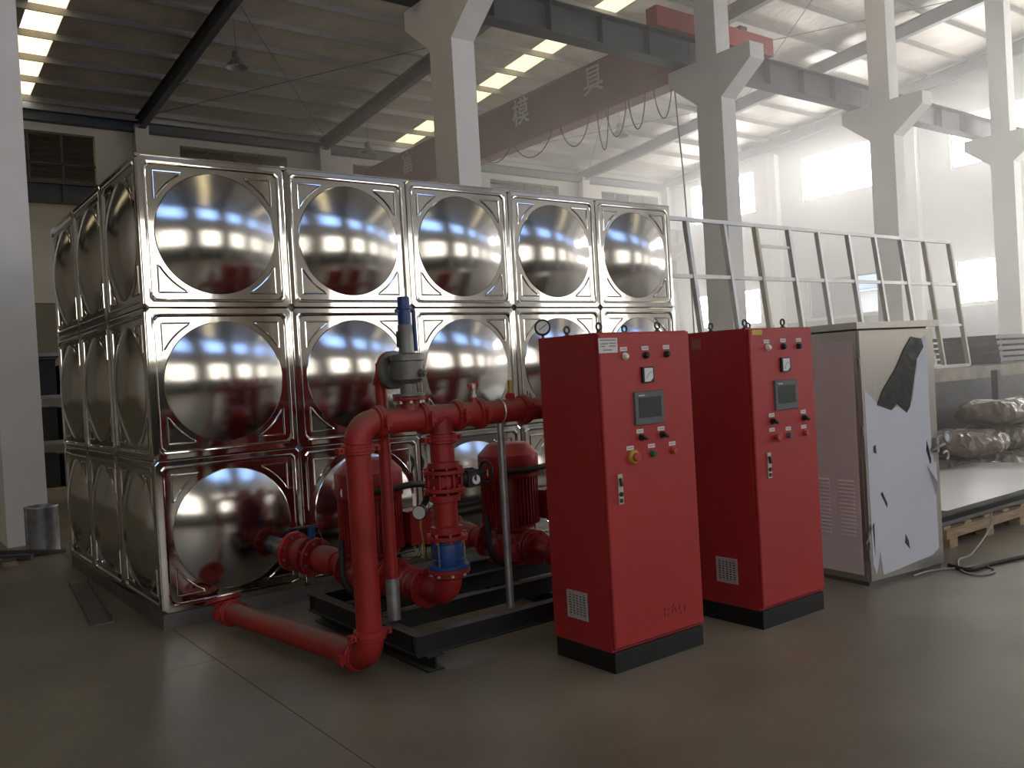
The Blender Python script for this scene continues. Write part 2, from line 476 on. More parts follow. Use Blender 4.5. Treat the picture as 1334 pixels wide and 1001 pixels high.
def window(ax, plane, ua, ub, za, zb, m, label, side, bars=1, clear=False, leaf=None):
    """framed window standing in a wall opening; ax 0 = in an end wall, 1 = in a long wall; side = inward sign"""
    global wn
    wn += 1
    o = struct('window_%d' % wn, label)
    def bx(n_, mt, a, b, c, d, p, q):
        if ax == 0: box(n_, mt, o, p, a, c, q, b, d)
        else: box(n_, mt, o, a, p, c, b, q, d)
    p, q = plane - side * .06, plane - side * .12
    t = .05
    bx('window_frame', 'winframe', ua, ub, za, za + t, p, q); bx('window_frame', 'winframe', ua, ub, zb - t, zb, p, q)
    bx('window_frame', 'winframe', ua, ua + t, za + t, zb - t, p, q); bx('window_frame', 'winframe', ub - t, ub, za + t, zb - t, p, q)
    n = bars + 1
    g0, g1 = plane - side * .085, plane - side * .095
    for k in range(n):
        a = ua + t + (ub - ua - 2 * t) * k / n; b = ua + t + (ub - ua - 2 * t) * (k + 1) / n
        if k: bx('mullion', 'winframe', a - .015, a + .015, za + t, zb - t, p, q)
        mm = 'glass' if leaf and k in leaf else m
        if clear and mm == m: continue
        bx('pane', mm, a + .015, b - .015, za + t, zb - t, g0, g1)
    return o
for i, (a, b) in enumerate(WY):
    window(0, X1, a, b, 7.77, 9.5, 'win_end_high', 'overexposed high window in the white end wall', -1, 1)
    window(0, X1, a, b, 3.05, 4.56, 'win_end_low', 'low window in the white end wall', -1, 2, clear=(i == 1), leaf=(1, 2) if i == 1 else None)
# yard and neighbour seen through the open low window
yd = struct('ground', 'pale yard outside the end wall')
MB().box(X1 + .3, -30, -.3, 90, 60, -.02).build('yard', 'yard', yd, smooth=False)
nb = thing('neighbour_shed', (48, 16, 0), 'pale shed with a blue grey ribbed roof outside the low window', 'building')
MB().box(46, 6, -.02, 58, 36, 5.2).build('shed_wall', 'plaster', nb, smooth=False)
mb = MB()
for k in range(60):
    ya = 5.6 + k * .51
    mb.add([(45.5, ya, 5.2), (45.5, ya + .4, 5.2), (52, ya + .4, 6.6), (52, ya, 6.6), (45.5, ya, 5.3), (45.5, ya + .4, 5.3), (52, ya + .4, 6.7), (52, ya, 6.7)],
           [(0, 3, 2, 1), (4, 5, 6, 7), (0, 1, 5, 4), (1, 2, 6, 5), (2, 3, 7, 6), (3, 0, 4, 7)])
    mb.add([(45.5, ya + .4, 5.2), (45.5, ya + .51, 5.2), (52, ya + .51, 6.6), (52, ya + .4, 6.6)], [(0, 1, 2, 3)])
rs = mb.build('shed_roof', 'bluesheet', nb, smooth=False)

# near long wall (behind the photographer, mirrored in the tank)
holes_n, hn = [], []
for c in [CX[0] - 6.03] + CX[:-1]:
    if c + 1.2 > X0 and c + 4.75 < X1:
        hn.append((c + 1.25, c + 4.7))
holes_n = [(a, b, 7.4, 9.4) for a, b in hn] + [(a, b, 2.2, 5.0) for a, b in hn]
wv = struct('wall_front', 'white long wall with sky-lit windows opposite the tank')
mb = MB(); wall_cells(mb, 1, YN - .24, YN, X0, X1, 2.0, 10.3, holes_n); mb.build('wall_face', 'plaster', wv, smooth=False)
MB().box(X0, YN - .24, 0, X1, YN, 2.0).build('wall_base_paint', 'mirrorband', wv, smooth=False)  # dark band added so the tank mirrors something like dark machines
for c in CX:
    MB().box(c - .2, YN, 0, c + .2, YN + .4, 9.7).build('pilaster', 'colpaint', wv, smooth=False)
for a, b in hn:
    window(1, YN, a, b, 7.4, 9.4, 'win_near_high', 'high window with blue sky in the long wall opposite the tank', 1, 3)
    window(1, YN, a, b, 2.2, 5.0, 'win_near_low', 'low bright window in the long wall opposite the tank', 1, 3)
wl = struct('wall_left', 'plain cream end wall')
mb = MB(); mb.box(X0 - .24, YN, 0, X0, YF, 10.2); mb.prism([(YN, 10.2), (YF, 10.2), (YR, 11.7)], 0, X0 - .24, X0)
mb.build('wall_face', 'cream', wl, smooth=False)

# ------------------------------------------------------------------ columns with corbels
for i, c in enumerate(CX):
    ztop = deck_z(YR) - .6
    mb = MB()
    x0, x1 = c - .2, c + .2
    poly = [(4.7, 0), (5.3, 0), (5.3, 6.52), (5.98, 7.03), (5.98, 7.31), (5.25, 7.31), (5.25, ztop), (4.76, ztop), (4.76, 7.33), (4.0, 7.33), (4.0, 7.04), (4.7, 6.5)]
    n = len(poly)
    # concave outline: triangulate by hand as stacked convex pieces
    mb.prism([(4.7, 0), (5.3, 0), (5.3, 6.5), (4.7, 6.5)], 0, x0, x1)
    mb.prism([(4.7, 6.5), (5.3, 6.5), (5.98, 7.03), (5.98, 7.32), (4.0, 7.32), (4.0, 7.03)], 0, x0, x1)
    mb.prism([(4.76, 7.32), (5.25, 7.32), (5.25, ztop), (4.76, ztop)], 0, x0, x1)
    o = mb.build('column', 'colpaint', None, smooth=False)
    lab = ['white concrete column with crane corbels beyond the end of the tank', 'white concrete column beside the galvanised drum, cut by the picture edge', 'white concrete column with stubby crane corbels rising behind the steel tank',
           'white concrete column under the red crane end carriage', 'white concrete column behind the tube frame with a bare corbel', 'hazy white concrete column close to the end wall windows', 'white concrete column standing against the end wall'][i]
    tag(o, lab, 'column', 'middle row of concrete columns', 'structure')

# crane runways
def runway(yc, z0, z1, label, name):
    o = struct(name, label)
    cc = [X0 + .3] + CX + [X1 - .05]
    cc = sorted(set(round(v, 3) for v in cc if X0 < v < X1))
    for a, b in zip(cc[:-1], cc[1:]):
        if b - a < .5: continue
        mb = MB()
        mb.box(a + .005, yc - .16, z0, b - .005, yc + .16, z0 + .02)
        mb.box(a + .005, yc - .01, z0 + .02, b - .005, yc + .01, z1 - .02)
        mb.box(a + .005, yc - .17, z1 - .02, b - .005, yc + .17, z1)
        seg = mb.build('girder_span', 'beam', o, smooth=False)
        k = a + 1.2
        while k < b - .4:
            box('stiffener', 'beam', seg, k - .006, yc - .14, z0 + .02, k + .006, yc + .14, z1 - .02)
            k += 1.2
    box('crane_rail', 'beam', o, X0 + .3, yc - .03, z1, X1 - .05, yc + .03, z1 + .06)
    return o
runway(5.6, 7.32, 7.88, 'dark grey crane runway girder carried by the column corbels', 'crane_runway_beam')
runway(21.35, 7.06, 7.6, 'dark grey crane runway girder along the cream long wall', 'wall_runway_beam')

# ------------------------------------------------------------------ overhead crane
cr = thing('overhead_crane', (13.2, 13.5, 7.6), 'red overhead travelling crane with white characters on its bridge girder', 'crane')
bz0, bz1 = 7.66, 8.82
mb = MB()
BX = 13.0
mb.prism([(5.7, 8.1), (6.6, bz0), (20.6, bz0), (21.3, 8.0), (21.3, bz1), (5.7, bz1)], 0, BX + .02, BX + .38)
mb.box(BX - .03, 5.65, bz1, BX + .43, 21.4, bz1 + .03)
mb.box(BX - .03, 6.6, bz0 - .03, BX + .43, 20.6, bz0)
br = mb.build('bridge_girder', 'crane_red', cr, smooth=False)
for yc, zc in ((5.6, 7.94), (21.35, 7.66)):
    mb = MB()
    mb.box(BX - 2.05, yc - .14, zc + .02, BX + 1.5, yc + .14, zc + .40)
    e = mb.build('end_carriage', 'truck_red', cr, smooth=False)
    for xw in (BX - 1.7, BX + 1.15):
        MB().lathe((xw, yc - .05, zc + .12), (0, 1, 0), [(0, .12), (.1, .12)], 20).build('wheel', 'beam', e)
    MB().box(BX + .5, yc - .08, zc + .4, BX + .72, yc + .1, zc + .52).build('motor', 'beam', e, smooth=False)
def glyph(ch, yc, zc, size, parent):
    cu = bpy.data.curves.new('lettering', 'FONT')
    cu.body = ch; cu.size = size; cu.extrude = .004; cu.align_x = 'CENTER'; cu.align_y = 'CENTER'
    cu.offset = .008
    cu.materials.append(M['letter'])
    t_ = bpy.data.objects.new('lettering_source', cu); COL.objects.link(t_)
    bpy.context.view_layer.update()
    me = bpy.data.meshes.new_from_object(t_.evaluated_get(bpy.context.evaluated_depsgraph_get()))
    bpy.data.objects.remove(t_)
    o = bpy.data.objects.new('lettering', me); COL.objects.link(o)
    o.parent = parent
    # text x axis -> -Y, text y axis -> +Z, normal -> -X
    m = Matrix(((0, 0, -1), (-1, 0, 0), (0, 1, 0))).to_4x4()
    o.matrix_local = Matrix.Translation(Vector((BX + .012, yc, zc)) - OFF[parent.name]) @ m
    OFF[o.name] = Vector((BX, yc, zc))
    return o
for ch, yc in (('富', 18.3), ('模', 12.35), ('具', 9.5)):
    glyph(ch, yc, 8.42, .72, br)
def loop_cable(ya, yb, drop, name='festoon_cable', x=BX - .06, z=None, r=.014):
    z = z or bz0 - .02
    pts = []
    for k in range(17):
        t = k / 16
        pts.append((x, ya + (yb - ya) * t, z - drop * (1 - (2 * t - 1) ** 2) ** .8))
    return MB().tube(pts, r, 6).build(name, 'rubber', cr)
for ya, yb, dr in ((14.0, 12.8, .28), (12.6, 11.0, .5), (10.7, 9.6, .62), (9.35, 8.95, .95), (9.05, 8.35, .75), (8.3, 7.75, .75), (7.5, 6.95, .72)):
    loop_cable(ya, yb, dr)
pc = [at(877, 96, 0, 12.85), at(884, 170, 0, 12.85), at(893, 262, 0, 12.85)]
pc = [pc[0], pc[1], pc[2], Vector((pc[2].x, pc[2].y - .05, 1.3))]
MB().tube(catmull(pc, 6), .016, 6).build('pendant_cable', 'rubber', cr)
MB().box(pc[3].x - .05, pc[3].y - .04, 1.0, pc[3].x + .05, pc[3].y + .04, 1.32).build('pendant_control', 'yellow', cr, smooth=False)

# ------------------------------------------------------------------ high bay lamps hanging from the roof
def lamp(x, y, drop, label):
    zt = deck_z(y) - .16
    t = thing('high_bay_lamp', (x, y, zt - drop), label, 'lamp', 'high bay lamps under the roof')
    z = zt - drop
    MB().tube([(x, y, z + .42), (x, y, deck_z(y) + .01)], .008, 6).build('hanging_wire', 'beam', t)
    MB().lathe((x, y, z + .24), (0, 0, 1), [(0, .11), (.15, .10), (.17, .06), (.19, .03)], 20).build('ballast_housing', 'cast', t)
    mb = MB()
    prof = [(.24, .09), (.16, .16), (.06, .24), (0, .27)]
    n = 24
    vs = []
    for dz, r in prof: vs += mb.ring(Vector((x, y, z + dz)), Vector((1, 0, 0)), Vector((0, 1, 0)), r, n)
    for dz, r in prof[::-1]: vs += mb.ring(Vector((x, y, z + dz - .004)), Vector((1, 0, 0)), Vector((0, 1, 0)), r - .006, n)
    k = 8
    mb.add(vs, [(i * n + j, i * n + (j + 1) % n, (i + 1) * n + (j + 1) % n, (i + 1) * n + j) for i in range(k - 1) for j in range(n)])
    mb.build('lamp_shade', 'galv', t)
    MB().lathe((x, y, z + .06), (0, 0, 1), [(0, .03), (.05, .06), (.12, .05), (.18, .03)], 14).build('bulb', 'lampwhite', t)
lamp(6.6, 15.6, 1.0, 'bare hanging lamp under the dark roof above the tank')
lamp(12.5, 19.9, 1.2, 'hanging lamp over the white character at the crane girder end')
lamp(18.6, 14.3, 1.75, 'hanging lamp with a pale shade below the crane festoon cables')

# ------------------------------------------------------------------ stainless tank
tk = thing('water_tank', (2.5, 1.5, 0), 'large modular stainless steel water tank of square domed panels', 'water tank')
def panel_mesh():
    mb = MB()
    N = 128
    def rsq(hs, cr, h):
        out = []
        for i in range(N):
            a = 2 * PI * i / N + PI / N
            c, s_ = math.cos(a), math.sin(a)
            # ray against rounded square
            k = hs / max(abs(c), abs(s_)); px, pz = c * k, s_ * k
            lim = hs - cr
            if abs(px) > lim and abs(pz) > lim and cr > 0:
                cxx, czz = math.copysign(lim, px), math.copysign(lim, pz)
                b_ = c * cxx + s_ * czz; cc = cxx * cxx + czz * czz - cr * cr
                k = b_ + math.sqrt(max(b_ * b_ - cc, 0)); px, pz = c * k, s_ * k
            out.append((px, -h, pz))
        return out
    R, H, F = .402, .078, -.004
    loops = [rsq(.4990, .003, -.030), rsq(.4986, .004, -.006), rsq(.4965, .006, .001), rsq(.492, .010, .0035), rsq(.463, .03, .0045), rsq(.456, .034, .0075),
             rsq(.449, .036, .0065), rsq(.443, .038, -.002), rsq(.4395, .04, F), rsq(.436, .04, F)]
    vs = []
    for L in loops: vs += L
    def circ(r, h):
        return [(math.cos(2 * PI * i / N + PI / N) * r, -h, math.sin(2 * PI * i / N + PI / N) * r) for i in range(N)]
    vs += circ(R + .010, F) + circ(R + .006, F); loops += [0, 0]
    mb.slot = 0
    k = len(loops)
    mb.add(vs, [(i * N + j, (i + 1) * N + j, (i + 1) * N + (j + 1) % N, i * N + (j + 1) % N) for i in range(k - 1) for j in range(N)])
    mb.slot = 1
    RR = 14
    vs = circ(R + .006, F)
    hh = [(1.0, F + .004)] + [(1 - (q + 1) / RR, 0) for q in range(RR - 1)]
    for q, (t, _) in enumerate(hh):
        vs += circ(R * t, F + .004 + H * (1 - t * t) * (1 - .10 * t * t))
    vs.append((0, -(F + .004 + H), 0))
    k = 1 + len(hh)
    fs = [(i * N + j, (i + 1) * N + j, (i + 1) * N + (j + 1) % N, i * N + (j + 1) % N) for i in range(k - 1) for j in range(N)]
    last = (k - 1) * N
    fs += [(last + j, len(vs) - 1, last + (j + 1) % N) for j in range(N)]
    mb.add(vs, fs)
    mb.slot = 0
    for sx in (1, -1):
        for sz in (1, -1):
            q, ra = .398, .447
            e = math.sqrt(ra * ra - q * q)
            a0, a1 = math.atan2(e, q), math.atan2(q, e)
            path = [(q, q - .0), (q, e + .012)] + [(ra * math.cos(a0 + (a1 - a0) * t / 10), ra * math.sin(a0 + (a1 - a0) * t / 10)) for t in range(1, 10)] + [(e + .012, q), (q, q)]
            mb.tube([(sx * p[0], -F - .001, sz * p[1]) for p in path], .0065, 8, caps=False)
    return mb.mesh('tank_panel', ['steel', 'dome'], smooth=True, angle=0.22)
PM = panel_mesh()
def tank_panel(x, y, z, rz):
    o = bpy.data.objects.new('tank_panel', PM); COL.objects.link(o)
    o.parent = tk
    o.location = Vector((x, y, z)) - OFF[tk.name]
    o.rotation_euler = (0, 0, rz)
for j in range(3):
    for i in range(5): tank_panel(i + .5, 0, .6 + j, 0)
    for i in range(3): tank_panel(0, i + .5, .6 + j, -PI / 2)
    for i in range(3): tank_panel(5, i + .5, .6 + j, PI / 2)
MB().box(.02, .02, .11, 4.98, 2.99, 3.08).build('inner_lining', 'steelbase', tk, smooth=False)
MB().box(.0, .0, 3.085, 5.0, 3.0, 3.105).build('tank_roof', 'steel', tk, smooth=False)
for (a, b, c, d) in ((0, 0, 5, .07), (0, 2.93, 5, 3.0), (0, .07, .07, 2.93), (4.93, .07, 5, 2.93), (1.2, .07, 1.27, 2.93), (2.5, .07, 2.57, 2.93), (3.7, .07, 3.77, 2.93)):
    box('base_channel', 'steelbase', tk, a, b, 0, c, d, .1)
MB().tube([(4.3, 1.4, 3.1), (4.3, 1.4, 3.3)], .012, 8).build('vent_stub', 'zinc', tk)

# ------------------------------------------------------------------ pump set
ps = thing('fire_pump_set', (2.0, -1.3, 0), 'red pump set with vertical motors and pipework on a black skid before the tank', 'pump set')
HY, HZ = -1.85, 1.325
def P(name, m, mb, parent=ps, **k): return mb.build(name, m, parent, **k)
# skid
SX0, SX1, SY0, SY1 = .74, 3.55, -1.97, -.60
for (a, b, c, d, n_) in ((SX0, SY0, SX1, SY0 + .075, 0), (SX0, SY1 - .075, SX1, SY1, 0), (SX0, SY0 + .075, SX0 + .075, SY1 - .075, 1), (SX1 - .075, SY0 + .075, SX1, SY1 - .075, 1)):
    mb = MB()
    mb.box(a, b, .185, c, d, .195); mb.box(a, b, .085, c, d, .095)
    if n_ == 0:
        yw = b + .035 if b > -1 else b + .012
        mb.box(a, yw, .095, c, yw + .012, .185)
    else:
        xw = a + .012 if a < 1 else c - .024
        mb.box(xw, b, .095, xw + .012, d, .185)
    P('skid_channel', 'skid', mb, smooth=False)
for y in (-1.45, -1.02):
    mb = MB(); mb.box(SX0 + .08, y - .03, .187, SX1 - .08, y + .03, .197); mb.box(SX0 + .08, y - .006, .09, SX1 - .08, y + .006, .187)
    P('skid_rail', 'skid', mb, smooth=False)
for x in (.84, 2.1, 3.4):
    mb = MB(); mb.box(x - .05, SY0 - .02, 0, x + .05, SY1 + .02, .01); mb.box(x - .006, SY0 - .02, .01, x + .006, SY1 + .02, .075); mb.box(x - .05, SY0 - .02, .075, x + .05, SY1 + .02, .085)
    P('skid_bearer', 'skid', mb, smooth=False)

def coupling(p, axis, r, m='red', parent=ps, w_=.055, lug=(0, -1, 0)):
    """grooved pipe coupling: ring with two bolted lugs"""
    p = Vector(p); a = Vector(axis).normalized()
    o = P('pipe_coupling', m, MB().lathe(p - a * w_ / 2, a, [(0, r + .006), (.004, r + .017), (.016, r + .017), (.02, r + .022), (w_ - .02, r + .022), (w_ - .016, r + .017), (w_ - .004, r + .017), (w_, r + .006)], 24), parent)
    L = Vector(lug); L = (L - a * L.dot(a)).normalized(); s_ = a.cross(L)
    for sg in (1, -1):
        c = p + s_ * sg * (r + .032)
        P('coupling_lug', m, MB().bar(c - L * .022, c + L * .022, .04, .03, up=a), o, smooth=False)
        P('coupling_bolt', m, MB().tube([c - L * .04, c + L * .04], .008, 6), o, smooth=False)
    return o
def flange(p, axis, r, R, t=.022, n=8, m='red', bm='red', parent=ps, name='pipe_flange'):
    p = Vector(p); a = Vector(axis).normalized()
    o = P(name, m, MB().lathe(p - a * t / 2, a, [(0, R - .003), (.003, R), (t - .003, R), (t, R - .003)], 32), parent)
    u = a.orthogonal().normalized(); w_ = a.cross(u)
    for k in range(n):
        q = p + (u * math.cos(2 * PI * (k + .5) / n) + w_ * math.sin(2 * PI * (k + .5) / n)) * ((r + R) / 2 + .008)
        P('bolt', bm, MB().lathe(q - a * (t / 2 + .016), a, [(0, .011), (.012, .011), (.0125, .006), (t + .02, .006), (t + .0205, .011), (t + .032, .011)], 6), o)
    return o
rp = .067
# discharge header
P('header_pipe', 'reddust', MB().tube([(.62, HY, HZ), (3.45, HY, HZ)], rp, 28))
P('header_cap', 'red', MB().lathe((3.44, HY, HZ), (1, 0, 0), [(0, rp), (.02, rp), (.05, rp * .7), (.06, .01)], 24))
for x in (.66, .83 + .10, 1.15, 1.30, 1.62, 2.02, 2.26): coupling((x, HY, HZ), (1, 0, 0), rp, 'reddust', lug=(0, 0, 1))
# corner elbow and riser to the floor
EX = .53
P('elbow', 'reddust', MB().tube(arc((EX + .105, HY, HZ - .105), (-1, 0, 0), (0, 0, 1), .105, 0, PI / 2, 10), rp * 1.06, 28))
coupling((EX, HY, 1.195), (0, 0, 1), rp, 'red', lug=(0, -1, 0))
FP0 = Vector((EX + .005, HY, .105)); FP1 = Vector((.335, -.30, .105))
fd = (FP1 - FP0).normalized()
P('riser_pipe', 'red', MB().tube([(EX, HY, 1.20), (EX + .005, HY, .23)], rp, 28))
coupling((EX + .005, HY, .235), (0, 0, 1), rp, 'red', lug=(0, -1, 0))
pts = arc(FP0 + fd * .11 + Vector((0, 0, .11)), -fd, (0, 0, -1), .11, 0, PI / 2, 10)
P('elbow', 'red', MB().tube([Vector((EX + .005, HY, .25))] + pts, rp * 1.06, 28))
coupling(FP0 + fd * .12, fd, rp, 'red', lug=(0, 0, 1))
P('floor_pipe', 'reddust', MB().tube([FP0 + fd * .1, FP1], rp, 28))
coupling(FP1 - fd * .02, fd, rp, 'red', lug=(0, 0, 1))
pts = arc(FP1 + fd * .0 + Vector((0, 0, .085)), (0, 0, -1), fd, .085, 0, PI / 2 * .86, 8)
P('elbow', 'red', MB().tube(pts, rp * 1.04, 28))
ft = Vector(pts[-1]); fa = (Vector(pts[-1]) - Vector(pts[-2])).normalized()
mb = MB()
u = fa.orthogonal().normalized(); w_ = fa.cross(u)
n = 32
rings = [(-.01, .072), (-.004, .112), (.018, .112), (.018, .062), (-.05, .058)]
vs = []
for t, r in rings: vs += mb.ring(ft + fa * t, u, w_, r, n)
mb.add(vs, [(i * n + j, i * n + (j + 1) % n, (i + 1) * n + (j + 1) % n, (i + 1) * n + j) for i in range(4) for j in range(n)] + [tuple(range(4 * n, 5 * n))])
ofl = P('open_flange', 'red', mb)
for k in range(8):
    q = ft + fa * .02 + (u * math.cos(PI / 4 * k + .3) + w_ * math.sin(PI / 4 * k + .3)) * .092
    P('bolt_hole', 'black', MB().lathe(q - fa * .006, fa, [(0, .008), (.006, .008)], 8), ofl)

def pump(px_, py_, first):
    root = P('pump_volute', 'red', MB().lathe((px_, py_, .21), (0, 0, 1), [(0, .12), (.02, .17), (.08, .185), (.14, .175), (.17, .13), (.20, .12)], 28))
    P('pump_foot', 'red', MB().box(px_ - .13, py_ - .13, .195, px_ + .13, py_ + .13, .215), root, smooth=False)
    P('motor_bracket', 'red', MB().lathe((px_, py_, .40), (0, 0, 1), [(0, .12), (.02, .12), (.04, .14), (.05, .17), (.07, .17)], 28), root)
    mo = P('motor_body', 'red', MB().lathe((px_, py_, .46), (0, 0, 1), [(0, .17), (.01, .175), (.36, .175), (.37, .17)], 32))
    for k in range(44):                                   # cooling fins
        a = 2 * PI * k / 44
        d = Vector((math.cos(a), math.sin(a), 0)); s_ = Vector((-d.y, d.x, 0)) * .0028
        c = Vector((px_, py_, 0)) + d * .17
        e = Vector((px_, py_, 0)) + d * .205
        P('cooling_fin', 'red', MB().add([c - s_ + Vector((0, 0, .48)), e - s_ + Vector((0, 0, .48)), e + s_ + Vector((0, 0, .48)), c + s_ + Vector((0, 0, .48)), c - s_ + Vector((0, 0, .81)), e - s_ + Vector((0, 0, .81)), e + s_ + Vector((0, 0, .81)), c + s_ + Vector((0, 0, .81))],
              [(0, 3, 2, 1), (4, 5, 6, 7), (0, 1, 5, 4), (1, 2, 6, 5), (2, 3, 7, 6), (3, 0, 4, 7)]), mo, smooth=False)
    P('fan_cover', 'red', MB().lathe((px_, py_, .815), (0, 0, 1), [(0, .213), (.005, .216), (.155, .216), (.16, .212), (.225, .15), (.235, .13), (.236, .02)], 32), mo)
    P('terminal_box', 'red', MB().box(px_ + .17, py_ - .20, .50, px_ + .31, py_ - .02, .70), mo, smooth=False)
    P('terminal_box_lid', 'red', MB().box(px_ + .165, py_ - .215, .49, px_ + .315, py_ - .20, .71), mo, smooth=False)
    # conduit hoop
    P('conduit', 'rubber', MB().tube(catmull([(px_ - .18, py_ - .20, .87), (px_ - .02, py_ - .25, .87), (px_ + .18, py_ - .24, .88), (px_ + .32, py_ - .16, .85), (px_ + .36, py_ - .11, .77), (px_ + .30, py_ - .10, .68), (px_ + .25, py_ - .10, .66)], 8), .021, 12), mo)
    # discharge: volute -> flexible coupling -> elbow -> blue joint -> check valve -> header
    dy = HY
    z0 = .37
    P('discharge_pipe', 'red', MB().tube([(px_ - .02, py_ - .12, z0 - .03), (px_ - .02, HY + .30, z0 - .03)], rp * .92, 24))
    flange((px_ - .02, py_ - .26, z0 - .03), (0, 1, 0), rp, .12)
    flange((px_ - .02, py_ - .30, z0 - .03), (0, 1, 0), rp, .12)
    P('bellows', 'red', MB().lathe((px_ - .02, HY + .46, z0 - .03), (0, -1, 0), [(0, .075), (.02, .095), (.04, .095), (.05, .08), (.07, .095), (.09, .095), (.10, .08), (.12, .095), (.14, .095), (.16, .075)], 24))
    flange((px_ - .02, HY + .24, z0 - .03), (0, 1, 0), rp, .115)
    P('elbow', 'red', MB().tube([(px_ - .02, HY + .26, z0 - .03)] + arc((px_ - .02, HY + .115, z0 + .085), (0, 0, -1), (0, -1, 0), .115, 0, PI / 2, 10) + [(px_ - .02, HY, .47)], rp * 1.05, 28))
    bx_ = px_ - .02
    P('pipe_collar', 'red', MB().lathe((bx_, HY, .435), (0, 0, 1), [(0, rp + .008), (.01, rp + .02), (.03, rp + .02), (.035, rp + .008)], 28))
    flange((bx_, HY, .481), (0, 0, 1), rp, .118, bm='zinc')
    flange((bx_, HY, .503), (0, 0, 1), rp, .116, m='blue', n=0, name='joint_flange')
    jt = P('flexible_joint', 'blue', MB().lathe((bx_, HY, .512), (0, 0, 1), [(0, .082), (.02, .084), (.03, .086), (.035, .082), (.10, .084), (.115, .08), (.12, .092), (.135, .092), (.14, .08)], 32))
    for k in range(4):
        a = PI / 2 * k + .5
        q = Vector((bx_ + math.cos(a) * .103, HY + math.sin(a) * .103, 0))
        P('tie_rod', 'cast', MB().tube([q + Vector((0, 0, .49)), q + Vector((0, 0, .66))], .005, 6), jt)
    flange((bx_, HY, .662), (0, 0, 1), rp, .116, bm='button')
    P('pipe_collar', 'red', MB().lathe((bx_, HY, .675), (0, 0, 1), [(0, rp + .008), (.008, rp + .02), (.045, rp + .02), (.052, rp)], 28))
    P('branch_pipe', 'red', MB().tube([(bx_, HY, .67), (bx_, HY, .90)], rp, 28))
    P('pipe_collar', 'red', MB().lathe((bx_, HY, .855), (0, 0, 1), [(0, rp), (.006, rp + .018), (.04, rp + .018), (.046, rp + .008)], 28))
    flange((bx_, HY, .925), (0, 0, 1), rp, .116)
    vb = P('valve_body', 'red', MB().lathe((bx_, HY, .93), (0, 0, 1), [(0, .07), (.01, .085), (.07, .085), (.08, .07)], 28))
    for k in range(8):
        a = PI / 4 * k
        q = Vector((bx_ + math.cos(a) * .1, HY + math.sin(a) * .1, 0))
        P('stud', 'red', MB().tube([q + Vector((0, 0, .925)), q + Vector((0, 0, 1.02))], .007, 6), vb)
    P('gearbox', 'rubber', MB().lathe((bx_ + .08, HY - .02, .975), (1, -.25, 0), [(0, .03), (.02, .045), (.05, .055), (.09, .055), (.10, .04)], 18), vb)
    P('gearbox_housing', 'rubber', MB().box(bx_ + .105, HY - .085, .925, bx_ + .185, HY + .02, 1.02), vb, smooth=False)
    P('position_dial', 'dial', MB().lathe((bx_ + .155, HY - .085, .965), (0, -1, 0), [(0, .026), (.006, .026)], 18), vb)
    hw = P('handwheel', 'rubber', MB().tube(arc((bx_ + .30, HY + .02, .985), (0, 1, 0), (0, 0, 1), .062, 0, 2 * PI, 24), .008, 8, caps=False), vb)
    P('wheel_shaft', 'rubber', MB().tube([(bx_ + .17, HY - .01, .98), (bx_ + .30, HY + .02, .985)], .009, 8), vb)
    flange((bx_, HY, 1.022), (0, 0, 1), rp, .116)
    P('pipe_collar', 'red', MB().lathe((bx_, HY, 1.035), (0, 0, 1), [(0, rp + .008), (.008, rp + .02), (.04, rp + .02), (.046, rp)], 28))
    P('branch_pipe', 'red', MB().tube([(bx_, HY, 1.03), (bx_, HY, HZ)], rp, 28))
    coupling((bx_, HY, 1.205), (0, 0, 1), rp, 'red', lug=(0, -1, 0))
    # suction: tank nozzle -> butterfly valve -> pump
    A = Vector((px_ - .27, .0, .42)); B = Vector((px_ - .03, py_ + .12, .33))
    d = (B - A).normalized(); L_ = (B - A).length
    P('suction_stub', 'cast', MB().tube([A + d * .02, A + d * .17], .062, 24))
    P('suction_pipe', 'red', MB().tube([A + d * .16, B], .066, 24))
    flange(A + d * .18, d, rp, .135, t=.028, bm='cast')
    P('suction_bellows', 'reddust', MB().lathe(A + d * .2, d, [(0, .075), (.02, .085), (.05, .10), (.08, .102), (.11, .09), (.13, .078)], 28))
    flange(A + d * .345, d, rp, .13, bm='cast')
    sv = P('suction_valve', 'red', MB().lathe(A + d * .35, d, [(0, .085), (.05, .085)], 28))
    q = A + d * .375
    P('valve_neck', 'blue', MB().tube([q + Vector((0, 0, .08)), q + Vector((0, 0, .20))], .024, 12), sv)
    P('valve_lever', 'rubber', MB().bar(q + Vector((.05, .03, .20)), q + Vector((-.17, -.06, .215)), .035, .012), sv, smooth=False)
    flange(A + d * .405, d, rp, .13, bm='cast')
    P('suction_strainer', 'reddust', MB().lathe(A + d * .43, d, [(0, .076), (.03, .09), (.10, .096), (.16, .085), (.18, .075)], 28))
    flange(A + d * (L_ - .12), d, rp, .125)
    # pressure gauges on siphon stems
    for (gx_, gy_, gz_, rr) in ((px_ - .17, py_ - .05, .86, .048), (px_ + .09, py_ - .47, .74, .045)):
        st = P('gauge_stem', 'brass', MB().tube(catmull([(gx_, gy_, gz_ - .40 if rr > .046 else gz_ - .28), (gx_ + .008, gy_, gz_ - .2), (gx_ - .006, gy_, gz_ - .1), (gx_, gy_, gz_ - .03)], 6), .007, 8))
        ga = Vector((-.75, -.65, 0)).normalized()
        P('gauge_case', 'rubber', MB().lathe(Vector((gx_, gy_, gz_)) - ga * .02, ga, [(0, rr * .9), (.005, rr), (.04, rr), (.046, rr * .93)], 24), st)
        P('gauge_dial', 'dial', MB().lathe(Vector((gx_, gy_, gz_)) + ga * .0262, ga, [(0, rr * .86), (.002, rr * .86)], 24), st)
